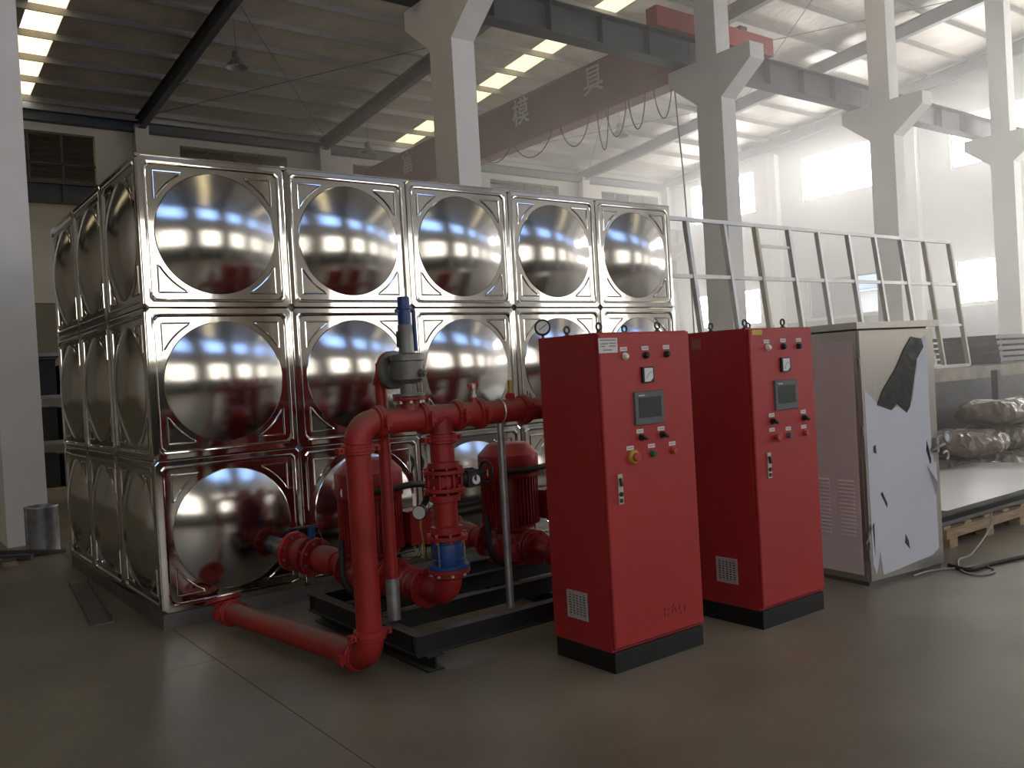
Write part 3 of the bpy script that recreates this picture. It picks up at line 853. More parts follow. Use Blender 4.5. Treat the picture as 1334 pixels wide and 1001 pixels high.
    # drain hose hanging from the motor
    P('hose', 'rubber', MB().tube(catmull([(px_ - .20, py_ + .02, .56), (px_ - .24, py_ - .05, .45), (px_ - .25, py_ - .08, .33), (px_ - .19, py_ - .1, .24), (px_ - .10, py_ - .12, .205)], 8), .02, 10))
pump(1.06, -.92, True)
pump(2.17, -.92, False)

# relief valve on the header and its drain pipe
rx, ry = .85, HY
P('valve_neck', 'red', MB().lathe((rx, ry, HZ + rp - .02), (0, 0, 1), [(0, .055), (.05, .05), (.06, .05)], 24))
flange((rx, ry, 1.437), (0, 0, 1), .045, .088, t=.018, bm='zinc')
flange((rx, ry, 1.457), (0, 0, 1), .045, .088, t=.018, m='cast', n=0)
rv = P('relief_valve', 'cast', MB().lathe((rx, ry, 1.466), (0, 0, 1), [(0, .045), (.05, .045), (.06, .07), (.075, .082), (.17, .085), (.175, .092), (.205, .092), (.21, .085), (.215, .04)], 28))
P('valve_outlet', 'cast', MB().lathe((rx, ry, 1.595), (-.24, 1, 0), [(0, .06), (.075, .055), (.09, .06), (.095, .105), (.118, .105)], 28), rv)
oa = Vector((-.24, 1, 0)).normalized()
of = Vector((rx, ry, 1.595)) + oa * .13
flange(of, oa, .05, .105, t=.02, m='red', bm='cast', parent=rv)
P('bonnet', 'cast', MB().lathe((rx, ry, 1.68), (0, 0, 1), [(0, .044), (.008, .040), (.15, .040), (.158, .034)], 20), rv)
P('bonnet_window', 'black', MB().box(rx - .045, ry - .012, 1.715, rx - .03, ry + .02, 1.80), rv, smooth=False)
P('bonnet_cap', 'blue', MB().lathe((rx, ry, 1.838), (0, 0, 1), [(0, .036), (.075, .036), (.078, .042), (.09, .042), (.093, .033), (.14, .033), (.146, .028)], 20), rv)
P('lift_lever', 'blue', MB().bar((rx + .055, ry - .01, 1.69), (rx + .052, ry - .01, 1.91), .02, .014), rv, smooth=False)
P('lever_fork', 'blue', MB().box(rx - .05, ry - .012, 1.90, rx + .06, ry + .012, 1.918), rv, smooth=False)
P('plug', 'cast', MB().lathe((rx + .03, ry - .07, 1.57), (.35, -1, 0), [(0, .022), (.03, .022), (.031, .014), (.045, .014)], 8), rv)
dpx, dpy = of.x + oa.x * .085, of.y + oa.y * .085
P('drain_elbow', 'red', MB().tube(arc((of.x + oa.x * .01, of.y + oa.y * .01, 1.517), (0, 0, 1), oa, .078, 0, PI / 2, 8), .046, 20))
dpx, dpy = of.x + oa.x * .088, of.y + oa.y * .088
P('drain_pipe', 'red', MB().tube([(dpx, dpy, 1.52), (dpx, dpy, .44)], .034, 20))
P('drain_sleeve', 'galv', MB().lathe((dpx, dpy, .215), (0, 0, 1), [(0, .036), (.03, .036), (.031, .038), (.20, .038), (.23, .036)], 20))
# galvanised post under the header
P('support_post', 'galv', MB().tube([(1.43, HY - .02, .195), (1.43, HY - .02, HZ - rp)], .022, 16))
P('post_strap', 'zinc', MB().tube(arc((1.44, HY, HZ), (0, 1, 0), (0, 0, 1), rp + .004, 0, 2 * PI, 28), .005, 6, caps=False))
# small taps and sensors on the header
P('tap_boss', 'red', MB().lathe((1.27, HY, HZ + rp - .01), (0, 0, 1), [(0, .028), (.03, .026), (.035, .02)], 16))
tp = P('ball_tap', 'zinc', MB().lathe((1.27, HY, HZ + rp + .02), (0, 0, 1), [(0, .017), (.02, .017), (.021, .012), (.05, .012), (.055, .018), (.08, .018), (.085, .01)], 12))
P('tap_handle', 'button', MB().box(1.235, HY - .012, HZ + rp + .085, 1.30, HY + .012, HZ + rp + .10).box(1.25, HY - .012, HZ + rp + .06, 1.262, HY + .012, HZ + rp + .09).box(1.28, HY - .012, HZ + rp + .07, 1.292, HY + .012, HZ + rp + .12), tp, smooth=False)
P('sensor_boss', 'red', MB().lathe((1.53, HY, HZ + rp - .01), (0, 0, 1), [(0, .032), (.04, .03), (.045, .022)], 6))
P('pressure_sensor', 'brass', MB().lathe((1.53, HY, HZ + rp + .03), (0, 0, 1), [(0, .02), (.015, .02), (.016, .014), (.075, .014), (.08, .01)], 10))
gs = P('gauge_stem', 'red', MB().tube([(1.80, HY, HZ + rp - .01), (1.80, HY, 1.765)], .009, 10))
ga = Vector((-.62, -.78, 0)).normalized()
gc = Vector((1.80, HY, 1.805))
P('gauge_case', 'rubber', MB().lathe(gc - ga * .02, ga, [(0, .042), (.005, .05), (.035, .05), (.042, .046)], 28), gs)
P('gauge_dial', 'dial', MB().lathe(gc + ga * .0222, ga, [(0, .038), (.002, .038)], 28), gs)
P('gauge_needle', 'black', MB().bar(gc + ga * .0255 + Vector((.02, -.016, .018)), gc + ga * .0255 - Vector((.016, -.013, .014)), .004, .002, up=ga), gs, smooth=False)

# ------------------------------------------------------------------ red control cabinets
def cabinet(x0, y0, wd, dp, label, items, vent, name='control_cabinet', lean=0):
    H = 1.72
    c = thing(name, (x0 + wd / 2, y0 + dp / 2, 0), label, 'control cabinet', 'red control cabinets')
    MB().box(x0 + .006, y0 + .012, 0, x0 + wd - .006, y0 + dp - .006, .107).build('plinth', 'black', c, smooth=False)
    MB().box(x0, y0 + .026, .105, x0 + wd, y0 + dp, H).build('body', 'cabred', c, smooth=False)
    mb = MB()
    a, b, z0, z1, f_, q = x0 + .004, x0 + wd - .004, .125, H - .006, y0, y0 + .022
    e = .006
    mb.add([(a + e, f_, z0 + e), (b - e, f_, z0 + e), (b - e, f_, z1 - e), (a + e, f_, z1 - e), (a, f_ + e, z0), (b, f_ + e, z0), (b, f_ + e, z1), (a, f_ + e, z1), (a, q, z0), (b, q, z0), (b, q, z1), (a, q, z1)],
           [(0, 1, 2, 3), (0, 4, 5, 1), (1, 5, 6, 2), (2, 6, 7, 3), (3, 7, 4, 0), (4, 8, 9, 5), (5, 9, 10, 6), (6, 10, 11, 7), (7, 11, 8, 4), (11, 10, 9, 8)])
    d = mb.build('door', 'cabred', c, smooth=False)
    MB().box(x0 + .012, y0 + .022, .115, x0 + wd - .012, y0 + .026, H - .01).build('door_seal', 'rubber', c, smooth=False)
    for (sx, sy) in ((.12, .12), (wd - .12, .12), (.12, dp - .1), (wd - .12, dp - .1)):
        eb = MB().lathe((x0 + sx, y0 + sy, H), (0, 0, 1), [(0, .016), (.008, .016), (.012, .009), (.02, .009)], 12).build('eyebolt', 'beam', c)
        MB().tube(arc((x0 + sx, y0 + sy, H + .036), (1, 0, 0), (0, 0, 1), .018, 0, 2 * PI, 18), .006, 8, caps=False).build('eye_ring', 'beam', eb)
    def pos(p): v = at(p[0], p[1], 1, y0); return v.x, v.z
    def plate(p, w_, h, m, t=.002, nm='label_plate', dy=0.0):
        X, Z = pos(p)
        return MB().box(X - w_ / 2, y0 - t - dy, Z - h / 2, X + w_ / 2, y0 + .001 - dy, Z + h / 2).build(nm, m, d, smooth=False)
    for p in items['labels']:
        plate(p, .050, .021, 'label'); plate(p, .036, .004, 'print', .0026, 'label_print')
    for p, m in items['lamps']:
        X, Z = pos(p)
        MB().lathe((X, y0, Z), (0, -1, 0), [(0, .019), (.008, .019), (.009, .015), (.018, .015), (.024, .010)], 20).build('indicator_lamp', m, d)
    for p, m in items['knobs']:
        X, Z = pos(p)
        k_ = MB().lathe((X, y0, Z), (0, -1, 0), [(0, .019), (.008, .019), (.009, .014), (.016, .014)], 20).build('selector_switch', 'rubber', d)
        MB().bar((X - .016, y0 - .024, Z + .012), (X + .018, y0 - .024, Z - .012), .010, .018, up=(0, 1, 0)).build('switch_lever', m, d, smooth=False)
    for p, m in items['buttons']:
        X, Z = pos(p)
        MB().lathe((X, y0, Z), (0, -1, 0), [(0, .019), (.009, .019), (.010, .015), (.02, .015), (.022, .013)], 20).build('push_button', m, d)
    p, collar = items['estop']
    X, Z = pos(p)
    if collar:
        MB().lathe((X, y0, Z), (0, -1, 0), [(0, .036), (.010, .036), (.018, .031), (.019, .016)], 24).build('stop_collar', 'yellow', d)
    MB().lathe((X, y0, Z), (0, -1, 0), [(0, .014), (.024, .014), (.025, .024), (.034, .024), (.038, .019)], 24).build('emergency_stop', 'button', d)
    # analogue meter
    (xa, za), (xb, zb) = pos(items['meter'][0]), pos(items['meter'][1])
    mt = MB().box(xa, y0 - .014, zb, xb, y0 + .001, za).build('panel_meter', 'rubber', d, smooth=False)
    wd_, hh = xb - xa, za - zb
    MB().prism([(xa + wd_ * .14, zb + hh * .06), (xb - wd_ * .38, zb + hh * .06), (xb - wd_ * .12, zb + hh * .28), (xb - wd_ * .12, za - hh * .08), (xa + wd_ * .14, za - hh * .08)], 1, y0 - .016, y0 - .013).build('meter_dial', 'dial', d, smooth=False)
    MB().tube(arc((xb - wd_ * .22, y0 - .0165, zb + hh * .2), (-1, 0, 0), (0, 0, 1), wd_ * .45, 0, PI / 2, 8), .0014, 5).build('meter_scale', 'print', d)
    # operator screen
    (xa, za), (xb, zb) = pos(items['screen'][0]), pos(items['screen'][1])
    mb = MB(); t = .018
    mb.add([(xa, y0, zb), (xb, y0, zb), (xb, y0, za), (xa, y0, za), (xa + .004, y0 - .012, zb + .004), (xb - .004, y0 - .012, zb + .004), (xb - .004, y0 - .012, za - .004), (xa + .004, y0 - .012, za - .004)],
           [(0, 1, 5, 4), (1, 2, 6, 5), (2, 3, 7, 6), (3, 0, 4, 7), (4, 5, 6, 7), (3, 2, 1, 0)])
    mb.build('screen_bezel', 'bezel', d, smooth=False)
    MB().box(xa + .028, y0 - .0135, zb + .038, xb - .026, y0 - .011, za - .032).build('touch_screen', 'screen', d, smooth=False)
    MB().box(xa + .03, y0 - .0132, za - .024, xa + .075, y0 - .0115, za - .018).build('screen_print', 'label', d, smooth=False)
    # swing handle lock
    (xa, za), (xb, zb) = pos(items['lock'][0]), pos(items['lock'][1])
    lk = MB().box(xa, y0 - .008, zb, xb, y0 + .001, za).build('lock_plate', 'zinc', d, smooth=False)
    xm = (xa + xb) / 2
    MB().bar((xm - .004, y0 - .014, za - .02), (xm + .004, y0 - .014, za - .06), .012, .008, up=(0, 1, 0)).build('lock_lever', 'rubber', d, smooth=False)
    MB().lathe((xm, y0 - .006, zb + .05), (0, -1, 0), [(0, .012), (.008, .012)], 12).build('key_barrel', 'rubber', d)
    MB().box(xa + .006, y0 - .010, zb + .008, xb - .006, y0 - .007, zb + .028).build('lock_mark', 'rubber', d, smooth=False)
    # vent on the side
    va, vb = at(*vent[0], 0, x0), at(*vent[1], 0, x0)
    ya, yb, zt, zl = max(va.y, vb.y), min(va.y, vb.y), max(va.z, vb.z), min(va.z, vb.z)
    vt = MB().box(x0 - .003, yb, zl, x0 + .001, ya, zt).build('vent_backing', 'rubber', c, smooth=False)
    tt = .012
    MB().box(x0 - .009, yb, zl, x0, yb + tt, zt).box(x0 - .009, ya - tt, zl, x0, ya, zt).box(x0 - .009, yb + tt, zl, x0, ya - tt, zl + tt).box(x0 - .009, yb + tt, zt - tt, x0, ya - tt, zt).build('vent_frame', 'ventgrey', vt, smooth=False)
    n = 9
    for k in range(n):
        z = zl + tt + (zt - zl - 2 * tt) * (k + .5) / n
        MB().box(x0 - .008, yb + tt, z - .0035, x0 - .003, ya - tt, z + .0035).build('vent_slat', 'ventgrey', vt, smooth=False)
    for k in range(1, 5):
        y = yb + tt + (ya - yb - 2 * tt) * k / 5
        MB().box(x0 - .0085, y - .003, zl + tt, x0 - .003, y + .003, zt - tt).build('vent_bar', 'ventgrey', vt, smooth=False)
    return c, d, plate, pos
C1 = dict(labels=[(812, 455), (840, 453.7), (867.3, 452.4), (833.4, 562), (861, 558.5), (820.7, 584), (848.4, 581), (875.5, 578)],
          lamps=[((813.6, 464.5), 'lampwhite'), ((840.8, 463), 'black'), ((867.7, 461.5), 'black')],
          knobs=[((835.5, 570), 'rubber'), ((862.6, 566.5), 'rubber')], buttons=[((850, 591), 'green'), ((876.6, 587), 'button')],
          estop=((825, 595.5), True), meter=((834.5, 478.5), (850.3, 498)), screen=((824, 511), (865, 551)), lock=((803.2, 618.5), (811.6, 656.5)))
c1, d1, plate1, pos1 = cabinet(1.445, -2.72, .672, .475, 'red control cabinet with yellow-collared stop button and a paper notice', C1, ((739.5, 767), (767.5, 810)))
# paper notice with smudged grey lines
xa, za = pos1((779, 441)); xb, zb = pos1((804.5, 459.5))
nt = MB().box(xa, -2.7225, zb, xb, -2.719, za).build('paper_notice', 'label', d1, smooth=False)
for k, (u0, u1, v) in enumerate(((.08, .9, .86), (.1, .5, .62), (.55, .92, .64), (.1, .35, .45), (.55, .9, .45), (.2, .7, .2))):
    MB().box(xa + (xb - xa) * u0, -2.7232, zb + (za - zb) * v - .003, xa + (xb - xa) * u1, -2.7224, zb + (za - zb) * v + .003).build('notice_print', 'print', d1, smooth=False)
# smeared marker strokes low on the door
for (p, q) in (((865.5, 791), (866, 796)), ((865.7, 798), (866.2, 804)), ((870, 793), (870.4, 795)), ((870.3, 800), (870.6, 803)), ((878, 786), (875.5, 792)), ((877, 793), (876, 799)), ((879, 791), (881, 798)), ((885, 787), (885.5, 794)), ((886, 795), (887, 801)), ((891.5, 787), (892.3, 798))):
    (x_, z_), (x2, z2) = pos1(p), pos1(q)
    MB().bar((x_, -2.7205, z_), (x2, -2.7205, z2), .009, .001, up=(0, 1, 0)).build('marker_stroke', 'smudge', d1, smooth=False)
C2 = dict(labels=[(998, 445), (1019.6, 443.7), (1040, 443), (1005, 541), (1046, 536.5), (1005.5, 560), (1026.6, 558.5), (1047, 556)],
          lamps=[((999.6, 453), 'lampwhite'), ((1019.8, 451.6), 'black'), ((1040, 451), 'black')],
          knobs=[((1006, 549), 'rubber'), ((1047, 544.5), 'rubber')], buttons=[((1027.5, 567), 'bezel'), ((1048.4, 564), 'button')],
          estop=((1010, 570), False), meter=((1015.4, 466), (1028, 484)), screen=((1007, 496), (1038.5, 532)), lock=((998, 590.5), (1004.7, 622.5)))
c2, d2, plate2, pos2 = cabinet(2.525, -2.80, .60, .475, 'red control cabinet with a yellow sticker, standing between red and film-wrapped cabinets', C2, ((933.5, 724.5), (962.5, 762)))
xa, za = pos2((979, 430)); xb, zb = pos2((992.5, 436.5))
MB().box(xa, -2.8025, zb, xb, -2.799, za).build('yellow_sticker', 'yellow', d2, smooth=False)
v0, v1 = at(901, 443, 0, 2.525), at(913, 455, 0, 2.525)
MB().box(2.5225, v1.y, v1.z, 2.526, v0.y, v0.z).build('side_sticker', 'sticker', c2, smooth=False)

# ------------------------------------------------------------------ film wrapped steel cabinet
wc = thing('steel_cabinet', (3.745, -2.725, 0), 'steel cabinet in peeling blue-white film with a black torn patch', 'cabinet', rz=math.radians(-6))
def W(name, m, mb, parent=wc): return mb.build(name, m, parent, smooth=False, local=True)
CW, CD, CH = .80, .48, 1.69
W('plinth', 'sheetdark', MB().box(.01, .02, 0, CW - .01, CD - .01, .03))
W('body', 'satin', MB().box(0, .022, .03, CW, CD, CH))
W('side_film', 'filmside', MB().box(-.002, .05, .07, .001, CD - .01, CH - .06))
dr = W('door', 'satin', MB().box(.008, 0, .035, CW - .004, .02, CH - .004))
W('top_cover', 'satin', MB().box(-.05, -.03, CH + .012, CW + .02, CD + .02, CH + .055))
W('top_spacer', 'sheetdark', MB().box(.03, .03, CH, CW - .03, CD - .03, CH + .012))
# film sheet on the door with torn outline (drawn in door x, z)
film = [(.03, .15), (.06, .075), (.085, .14), (.105, .22), (.12, .13), (.13, .06), (.3, .075), (.5, .095), (.66, .11), (.745, .15), (.74, .55), (.735, .78), (.70, .83), (.72, .88), (.715, 1.1), (.72, 1.4), (.715, 1.64), (.62, 1.60), (.60, 1.44), (.53, 1.20), (.46, 1.13), (.36, 1.17), (.30, 1.14), (.17, 1.19), (.03, 1.30)]
W('protective_film', 'film', MB().prism(film, 1, -.0022, .0005), dr)
patch = [(.15, 1.19), (.30, 1.15), (.36, 1.19), (.46, 1.12), (.50, 1.16), (.56, 1.36), (.60, 1.48), (.68, 1.56), (.66, 1.62), (.55, 1.635), (.46, 1.55), (.36, 1.42), (.22, 1.29)]
W('black_film_patch', 'filmblack', MB().prism(patch, 1, -.006, .0), dr)
for poly in ([(.09, .88), (.12, .87), (.115, .93), (.09, .92)], [(.14, .60), (.20, .50), (.205, .53), (.16, .61)], [(.37, .24), (.42, .19), (.41, .25), (.38, .30)], [(.04, .40), (.055, .20), (.06, .42)], [(.655, .84), (.70, .72), (.705, .78), (.665, .91)]):
    W('film_tear', 'filmblack', MB().prism(poly, 1, -.0035, .0), dr)
W('film_flap', 'film', MB().add([(.65, -.004, .74), (.72, -.03, .76), (.715, -.035, .62), (.735, -.003, .52), (.70, -.002, .66)], [(0, 1, 2), (0, 2, 4), (4, 2, 3)]), dr)
W('film_flap', 'filmblack', MB().add([(.0, -.01, .36), (.03, -.004, .42), (.03, -.004, .38), (-.07, -.03, .30), (-.05, -.03, .30)], [(0, 1, 2), (0, 2, 4), (0, 4, 3)]), dr)
for z in (.18, .30, 1.0, 1.45):
    W('hinge', 'galv', MB().box(-.006, -.003, z, .012, .012, z + .06), dr)
for col_ in (0, 1):
    for k in range(15):
        z = .32 + k * .026
        W('louvre', 'filmside', MB().add([(-.002, .09 + .2 * col_, z), (-.002, .21 + .2 * col_, z), (-.012, .21 + .2 * col_, z + .004), (-.012, .09 + .2 * col_, z + .004), (-.002, .21 + .2 * col_, z + .014), (-.002, .09 + .2 * col_, z + .014)], [(0, 1, 2, 3), (3, 2, 4, 5), (0, 3, 5), (1, 4, 2)]))
hl = W('latch', 'galv', MB().box(CW - .06, -.03, .82, CW - .035, 0, .92), dr)
W('latch_handle', 'galv', MB().bar((CW - .12, -.032, .845), (CW + .02, -.034, .875), .02, .012), dr)
MB().tube(arc((CW + .045, -.04, .92), (1, 0, 0), (0, 0, 1), .034, 0, 2 * PI, 20), .008, 8, caps=False).build('lock_ring', 'galv', dr, local=True)
MB().lathe((CW + .045, -.03, .92), (0, -1, 0), [(0, .028), (.012, .028)], 16).build('lock_knob', 'film', dr, local=True)
MB().tube(arc((CW + .03, -.03, .79), (1, 0, 0), (0, 0, 1), .030, -1.2, 2.6, 16), .009, 8).build('lock_shackle', 'galv', dr, local=True)

# ------------------------------------------------------------------ leaning tube frame
fr = thing('tube_frame', (8.0, .05, 1.2), 'long welded frame of aluminium tubes leaning above the stock pile', 'metal frame')
FT, FB = (0.19, 3.03), (-.01, 1.297)          # (y, z) of the top and bottom rails
def fpt(x, z):
    t = (z - FB[1]) / (FT[1] - FB[1]); return Vector((x, FB[0] + (FT[0] - FB[0]) * t, z))
ux = [at(p, 296 + (p - 894) * .06, 1, .18).x for p in (894, 943, 984, 1027, 1065, 1104.5, 1138.7, 1173, 1203.5, 1236)]
def rail(x0_, x1_, z, m='frame', s_=.04): MB().bar(fpt(x0_, z), fpt(x1_, z), s_, s_).build('rail', m, fr, smooth=False)
rail(5.12, ux[-1] + .03, 3.03); rail(5.12, ux[-1] + .03, 2.43); rail(ux[-3], ux[-1], 1.30); rail(5.4, ux[-3], 1.30)
rail(ux[-2], ux[-1], 1.86, s_=.03); rail(ux[2] + .02, ux[3] - .02, 2.80, s_=.03)
for i, x in enumerate(ux):
    MB().bar(fpt(x, 1.30), fpt(x, 3.01), .055, .045, up=(1, 0, 0)).build('upright', 'cream_tube' if i in (2, 8, 9) else 'frame', fr, smooth=False)

# ------------------------------------------------------------------ stock pile under and beside the frame
for x in (6.6, 9.0, 11.6):
    o = MB().box(x - .06, -.40, 0, x + .06, 1.20, .085).build('timber_bearer', 'wood', None, smooth=False)
    tag(o, 'timber bearer on the floor under the pile of steel bars', 'timber', 'bearers under the bar pile')
rnd = random.Random(3)
layer = 0
for lz, z in enumerate((.171, .343, .515, .687, .859, 1.031, 1.195)):
    for k in range(6):
        y = -.22 + .22 * k + rnd.uniform(-.02, .02)
        xa, xb = 5.75 + rnd.uniform(0, .7), 12.8 + rnd.uniform(-.8, .5)
        yo = rnd.uniform(-.03, .03)
        m = 'bar_sunlit' if lz >= 6 else 'bar'  # top layer coloured as if sunlit
        mb = MB().bar((xa, y, z), (xb, y + yo * .3, z), .18 + rnd.uniform(-.04, .02), .17 if lz < 6 else .155)
        o = mb.build('steel_bar', m, None, smooth=False)
        nth = ('lowest', 'second lowest', 'third', 'fourth', 'fifth', 'sixth')
        if lz >= 6: tag(o, 'long steel section on top of the bar pile, coloured pale as if sunlit', 'steel bar', 'sunlit-coloured bars topping the pile')
        else: tag(o, 'long dark steel section in the %s layer of the bar pile on timber bearers' % nth[lz], 'steel bar', 'dark bars in the %s layer of the pile' % nth[lz])
o = MB().box(10.50, -.56, 0, 10.58, -.48, 1.22).build('rack_post', 'bar', None, smooth=False)
tag(o, 'upright dark steel post holding back the bar pile', 'post')
for k in range(5):
    z = 1.305 + k * .085
    o = MB().box(12.0 - .03 * k, .05, z, 13.6 - .1 * k, 1.0, z + .055).box(12.1, .1, z - .03, 12.18, .95, z).box(13.1, .1, z - .03, 13.18, .95, z).build('plate_stack_board', 'cast', None, smooth=False)
    tag(o, 'grey board lying flat, %s of the stack on the bar pile' % ('lowest', 'second from the bottom', 'middle one', 'second from the top', 'topmost')[k], 'board', 'boards stacked on spacers')

# plastic-wrapped sacks stacked in front of the bar pile
def sack(cx, cy, z0, lx, ly, h, seed, label, grp):
    r = random.Random(seed)
    ph = [r.uniform(0, 6.28) for _ in range(8)]
    n, k = 40, 14
    mb = MB(); vs = []
    for i in range(k):
        t = -1 + 2 * i / (k - 1)
        zc = math.sin(t * PI / 2)
        sc = max(math.cos(t * PI / 2), .02) ** .5
        for j in range(n):
            a = 2 * PI * j / n
            c, s_ = math.cos(a), math.sin(a)
            q = (abs(c) ** 3.4 + abs(s_) ** 3.4) ** (-1 / 3.4)
            wob = 1 + .035 * math.sin(5 * a + ph[0] + 3 * t) + .03 * math.sin(9 * a + ph[1] - 5 * t) + .018 * math.sin(15 * a + ph[2] + 7 * t)
            x, y = c * q * lx * sc * wob, s_ * q * ly * sc * wob
            top = .10 * math.sin(6 * x / lx + ph[3]) * math.cos(4 * y / ly + ph[4]) + .05 * math.sin(11 * x / lx + ph[5] + 5 * y)
            z = z0 + h * (.5 + .5 * zc * (1 + (top if zc > 0 else 0)))
            vs.append((cx + x, cy + y, max(z, z0 + .004)))
    fs = [(i * n + j, i * n + (j + 1) % n, (i + 1) * n + (j + 1) % n, (i + 1) * n + j) for i in range(k - 1) for j in range(n)]
    fs += [tuple(range(n))[::-1], tuple(range((k - 1) * n, k * n))]
    mb.add(vs, fs)
    return tag(mb.build('wrapped_sack', 'tarp', None, smooth=True, angle=1.2), label, 'sack', grp)
rs_ = random.Random(21)
for row, (z0, xs, lab) in enumerate(((0.0, (8.35, 9.47, 10.59, 11.71), 'brown plastic-wrapped sack in the bottom layer beside the sheet stack'),
                                     (.295, (8.6, 9.72, 10.84, 11.96), 'brown plastic-wrapped sack in the middle layer of the sack heap'),
                                     (.59, (9.5, 10.62, 11.74), 'creased brown plastic-wrapped sack on top of the sack heap'))):
    for i_, x in enumerate(xs):
        sack(x, -.98 + .03 * rs_.uniform(-1, 1), z0, .52, .43 - .03 * row, .30, 10 * row + i_, lab, 'sacks in layer %d of the heap' % (row + 1))

# steel sheets on a timber pallet
pl = thing('timber_pallet', (6.6, -1.95, 0), 'pale timber pallet under the stack of bright steel sheets', 'pallet')
for y in (-2.5, -1.95, -1.42):
    for x in (5.15, 5.75, 6.35, 6.95, 7.55):
        MB().box(x, y - .045, .0, x + .12, y + .045, .075).build('block', 'wood', pl, smooth=False)
    MB().box(5.1, y - .05, .075, 7.9, y + .05, .145).build('stringer', 'wood', pl, smooth=False)
for k in range(9):
    x = 5.12 + k * .33
    MB().box(x, -2.52, .145, x + .10, -1.38, .165).build('deck_board', 'wood', pl, smooth=False)
def sheet(z, x0_, x1_, y0_, y1_, m, label, lift=0.0, th=.004, grp='dull sheets under the bright one', cut=.0):
    mb = MB(); nx, ny = 16, 8
    vs = []
    for side in (0, 1):
        for j in range(ny + 1):
            for i in range(nx + 1):
                u_, v_ = i / nx, j / ny
                x = x0_ + (x1_ - x0_) * u_; y = y0_ + (y1_ - y0_) * v_
                zz = z + lift * (max(0, u_ - .25) ** 2) * (1 - v_) + .012 * math.sin(u_ * 5) * v_ * (lift > 0)
                vs.append((x + cut * (1 - v_) * (1 - u_), y, zz + th * side))
    W_ = nx + 1; T_ = W_ * (ny + 1)
    fs = []
    for j in range(ny):
        for i in range(nx):
            a = j * W_ + i
            fs += [(a, a + W_, a + W_ + 1, a + 1), (T_ + a, T_ + a + 1, T_ + a + W_ + 1, T_ + a + W_)]
    for i in range(nx):
        fs += [(i, i + 1, T_ + i + 1, T_ + i), (ny * W_ + i, T_ + ny * W_ + i, T_ + ny * W_ + i + 1, ny * W_ + i + 1)]
    for j in range(ny):
        fs += [(j * W_, T_ + j * W_, T_ + j * W_ + W_, j * W_ + W_), (j * W_ + nx, j * W_ + W_ + nx, T_ + j * W_ + W_ + nx, T_ + j * W_ + nx)]
    mb.add(vs, fs)
    return tag(mb.build('steel_sheet', m, None, smooth=True, angle=.5), label, 'steel sheet', grp)
zz = .165
for k, (a, b, c_, d_, th) in enumerate(((5.0, 7.9, -2.50, -1.36, .03), (5.1, 7.85, -2.40, -1.4, .035), (4.95, 7.8, -2.46, -1.38, .03), (5.05, 7.95, -2.52, -1.36, .03))):
    sheet(zz, a, b, c_, d_, 'sheetdark', 'dull grey steel sheet pack, %s under the bright top sheet' % ('lying directly on the timber pallet', 'second above the pallet', 'third above the pallet', 'uppermost')[k], th=th); zz += th + .002
sheet(zz, 4.98, 8.1, -2.56, -1.34, 'sheet', 'bright curling steel sheet lying on top of the sheet stack', lift=.10, th=.003, grp='bright top sheet', cut=.12)

# ------------------------------------------------------------------ cables on the floor by the steel cabinet
def floor_cable(pix, r, m, label):
    pts = [at(x, y, 2, 0) + Vector((0, 0, r)) for x, y in pix]
    o = MB().tube(catmull(pts, 8), r, 8).build('floor_cable', m, None)
    return tag(o, label, 'cable')
floor_cable([(1236, 739), (1262, 745), (1285, 739), (1310, 733), (1360, 722)], .014, 'rubber', 'thick black cable running along the floor past the steel cabinet')
p = [at(1292, 668, 1, -2.60), at(1289, 690, 1, -2.62)]
pts = [p[0], Vector((p[1].x, p[1].y, .09))] + [at(x, y, 2, 0) + Vector((0, 0, .008)) for x, y in ((1266, 723), (1249, 731), (1253, 745), (1275, 751), (1296, 746), (1280, 738), (1255, 741), (1215, 745), (1190, 752))]
tag(MB().tube(catmull(pts, 8), .007, 8).build('floor_cable', 'cable', None), 'thin grey cable looping from the sheet stack to the floor', 'cable')
# ------------------------------------------------------------------ left side: drum, channel, scrap, rack
dm = thing('metal_drum', (-.06, 4.12, 0), 'open galvanised metal drum standing before the white column', 'drum')
mb = MB(); n = 36
prof = [(0, .150), (.006, .156), (.44, .156), (.45, .160), (.462, .160), (.468, .156), (.468, .148), (.012, .148)]
vs = []
for z, r in prof: vs += mb.ring(Vector((-.06, 4.12, z)), Vector((1, 0, 0)), Vector((0, 1, 0)), r, n)
mb.add(vs, [(i * n + j, i * n + (j + 1) % n, (i + 1) * n + (j + 1) % n, (i + 1) * n + j) for i in range(len(prof) - 1) for j in range(n)] + [tuple(range(n))[::-1], tuple(range(7 * n, 8 * n))])
mb.build('drum_shell', 'galv', dm)
for a in (0.4, 3.5):
    MB().tube([(-.06 + .158 * math.cos(a), 4.12 + .158 * math.sin(a), .02), (-.06 + .158 * math.cos(a), 4.12 + .158 * math.sin(a), .44)], .004, 6).build('drum_seam', 'galv', dm)
A, B = Vector((-.265, .50, 0)), Vector((-.12, 2.08, 0))
d = (B - A).normalized(); s_ = Vector((d.y, -d.x, 0)) * .072
mb = MB()
for o0, o1, z0, z1 in ((-1, 1, 0, .008), (-1, -.9, .008, .035), (.9, 1, .008, .035)):
    q = [A + s_ * o0, A + s_ * o1, B + s_ * o1, B + s_ * o0]
    mb.add([v + Vector((0, 0, z0)) for v in q] + [v + Vector((0, 0, z1)) for v in q], [(0, 3, 2, 1), (4, 5, 6, 7), (0, 1, 5, 4), (1, 2, 6, 5), (2, 3, 7, 6), (3, 0, 4, 7)])
tag(mb.build('steel_channel', 'steelbase', None, smooth=False), 'flat steel channel lying on the floor beside the tank', 'steel channel')
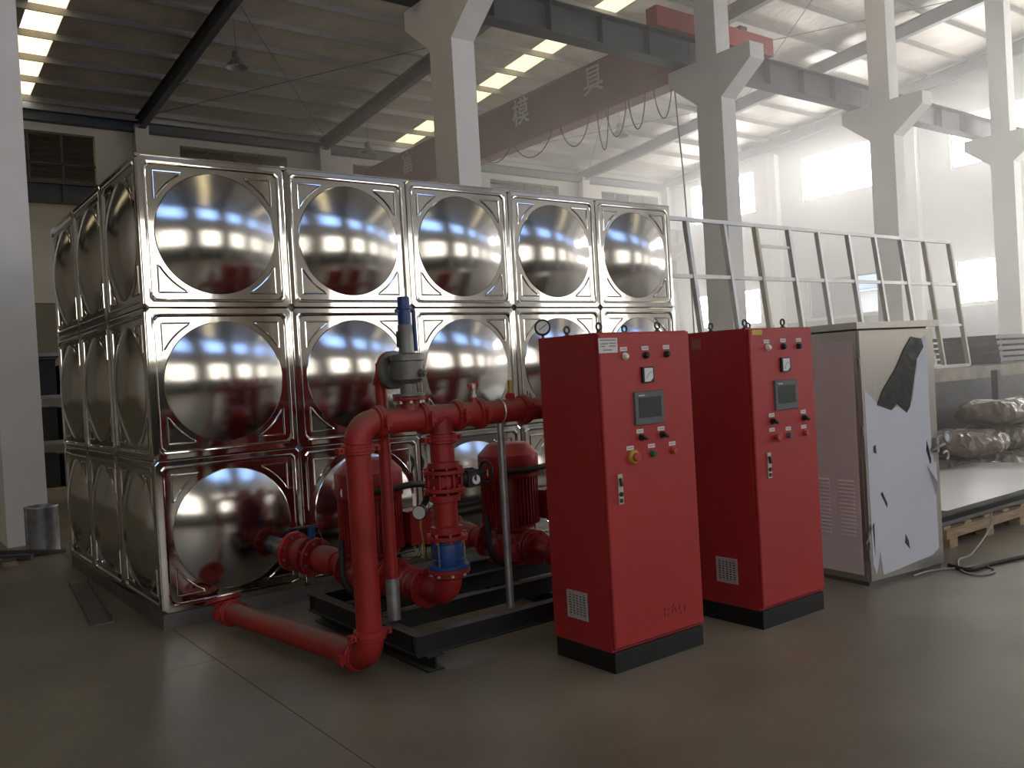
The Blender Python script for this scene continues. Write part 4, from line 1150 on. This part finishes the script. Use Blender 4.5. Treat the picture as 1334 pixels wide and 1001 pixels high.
for k, (a, b, w_, h, m, lab) in enumerate((((-.75, 4.35, .06), (-.08, 3.86, .03), .05, .05, 'bar', 'dark square bar lying against the foot of the white column'),
        ((-.85, 4.15, .05), (-.22, 3.72, .03), .07, .04, 'bar', 'dark flat bar lying in front of the galvanised drum'),
        ((-.60, 3.95, .025), (-.42, 3.45, .02), .10, .04, 'wood', 'short pale timber offcut on the floor among dark bars'),
        ((-.75, 3.62, .03), (-.38, 3.55, .03), .09, .055, 'bar', 'short dark steel block on the floor by the timber offcut'),
        ((-.30, 3.98, .02), (.10, 3.84, .02), .04, .03, 'bar', 'thin dark strip under the edge of the drum'))):
    tag(MB().bar(a, b, w_, h).build('scrap_bar', m, None, smooth=False), lab, 'scrap', 'scrap by the column foot')
rk = thing('storage_rack', (1.4, 8.4, 0), 'dark storage rack with pale rails in the gap between column and tank', 'rack')
for x in (.35, 1.5):
    for y in (8.0, 8.8):
        MB().box(x - .04, y - .04, 0, x + .04, y + .04, 2.25).build('rack_post', 'beam', rk, smooth=False)
for z in (.28, .95, 1.6, 2.2):
    MB().box(.3, 7.95, z - .04, 1.55, 8.0, z + .01).build('rack_rail', 'wood' if z < .5 else 'purlin', rk, smooth=False)
    MB().box(.35, 8.0, z - .03, 1.5, 8.8, z).build('rack_shelf', 'beam', rk, smooth=False)
rnd = random.Random(11)
for z in (.28, .95, 1.6):
    x = .45
    while x < 1.1:
        wd_ = rnd.uniform(.28, .42); h = rnd.uniform(.35, .55)
        o = MB().box(x, 8.08, z, x + wd_, 8.6, z + h).box(x - .01, 8.07, z + h, x + wd_ + .01, 8.61, z + h + .02).build('stored_crate', 'paperboard', None, smooth=False)
        sh = {.28: 'lowest', .95: 'middle', 1.6: 'upper'}[z]
        tag(o, 'dark lidded crate standing on the %s shelf of the storage rack' % sh, 'crate', 'crates on the %s rack shelf' % sh)
        x += wd_ + .06

# ------------------------------------------------------------------ haze volume: airborne dust, also standing in for lens glare
if HAZE:
    hm = bpy.data.materials.new('dust and glare haze'); hm.use_nodes = True
    nn = hm.node_tree.nodes; nn.clear()
    vsn = nn.new('ShaderNodeVolumeScatter'); vsn.inputs['Color'].default_value = (1, .98, .95, 1); vsn.inputs['Density'].default_value = HAZE; vsn.inputs['Anisotropy'].default_value = .6
    oo = nn.new('ShaderNodeOutputMaterial'); hm.node_tree.links.new(vsn.outputs[0], oo.inputs['Volume'])
    M['haze'] = hm
    hz = MB().box(5.4, YN + .6, .02, X1 - .35, YF - 1.4, 9.4).build('haze', 'haze', None, smooth=False)
    tag(hz, 'thin haze in the right of the hall, for dust and window glare', 'haze', kind='stuff')
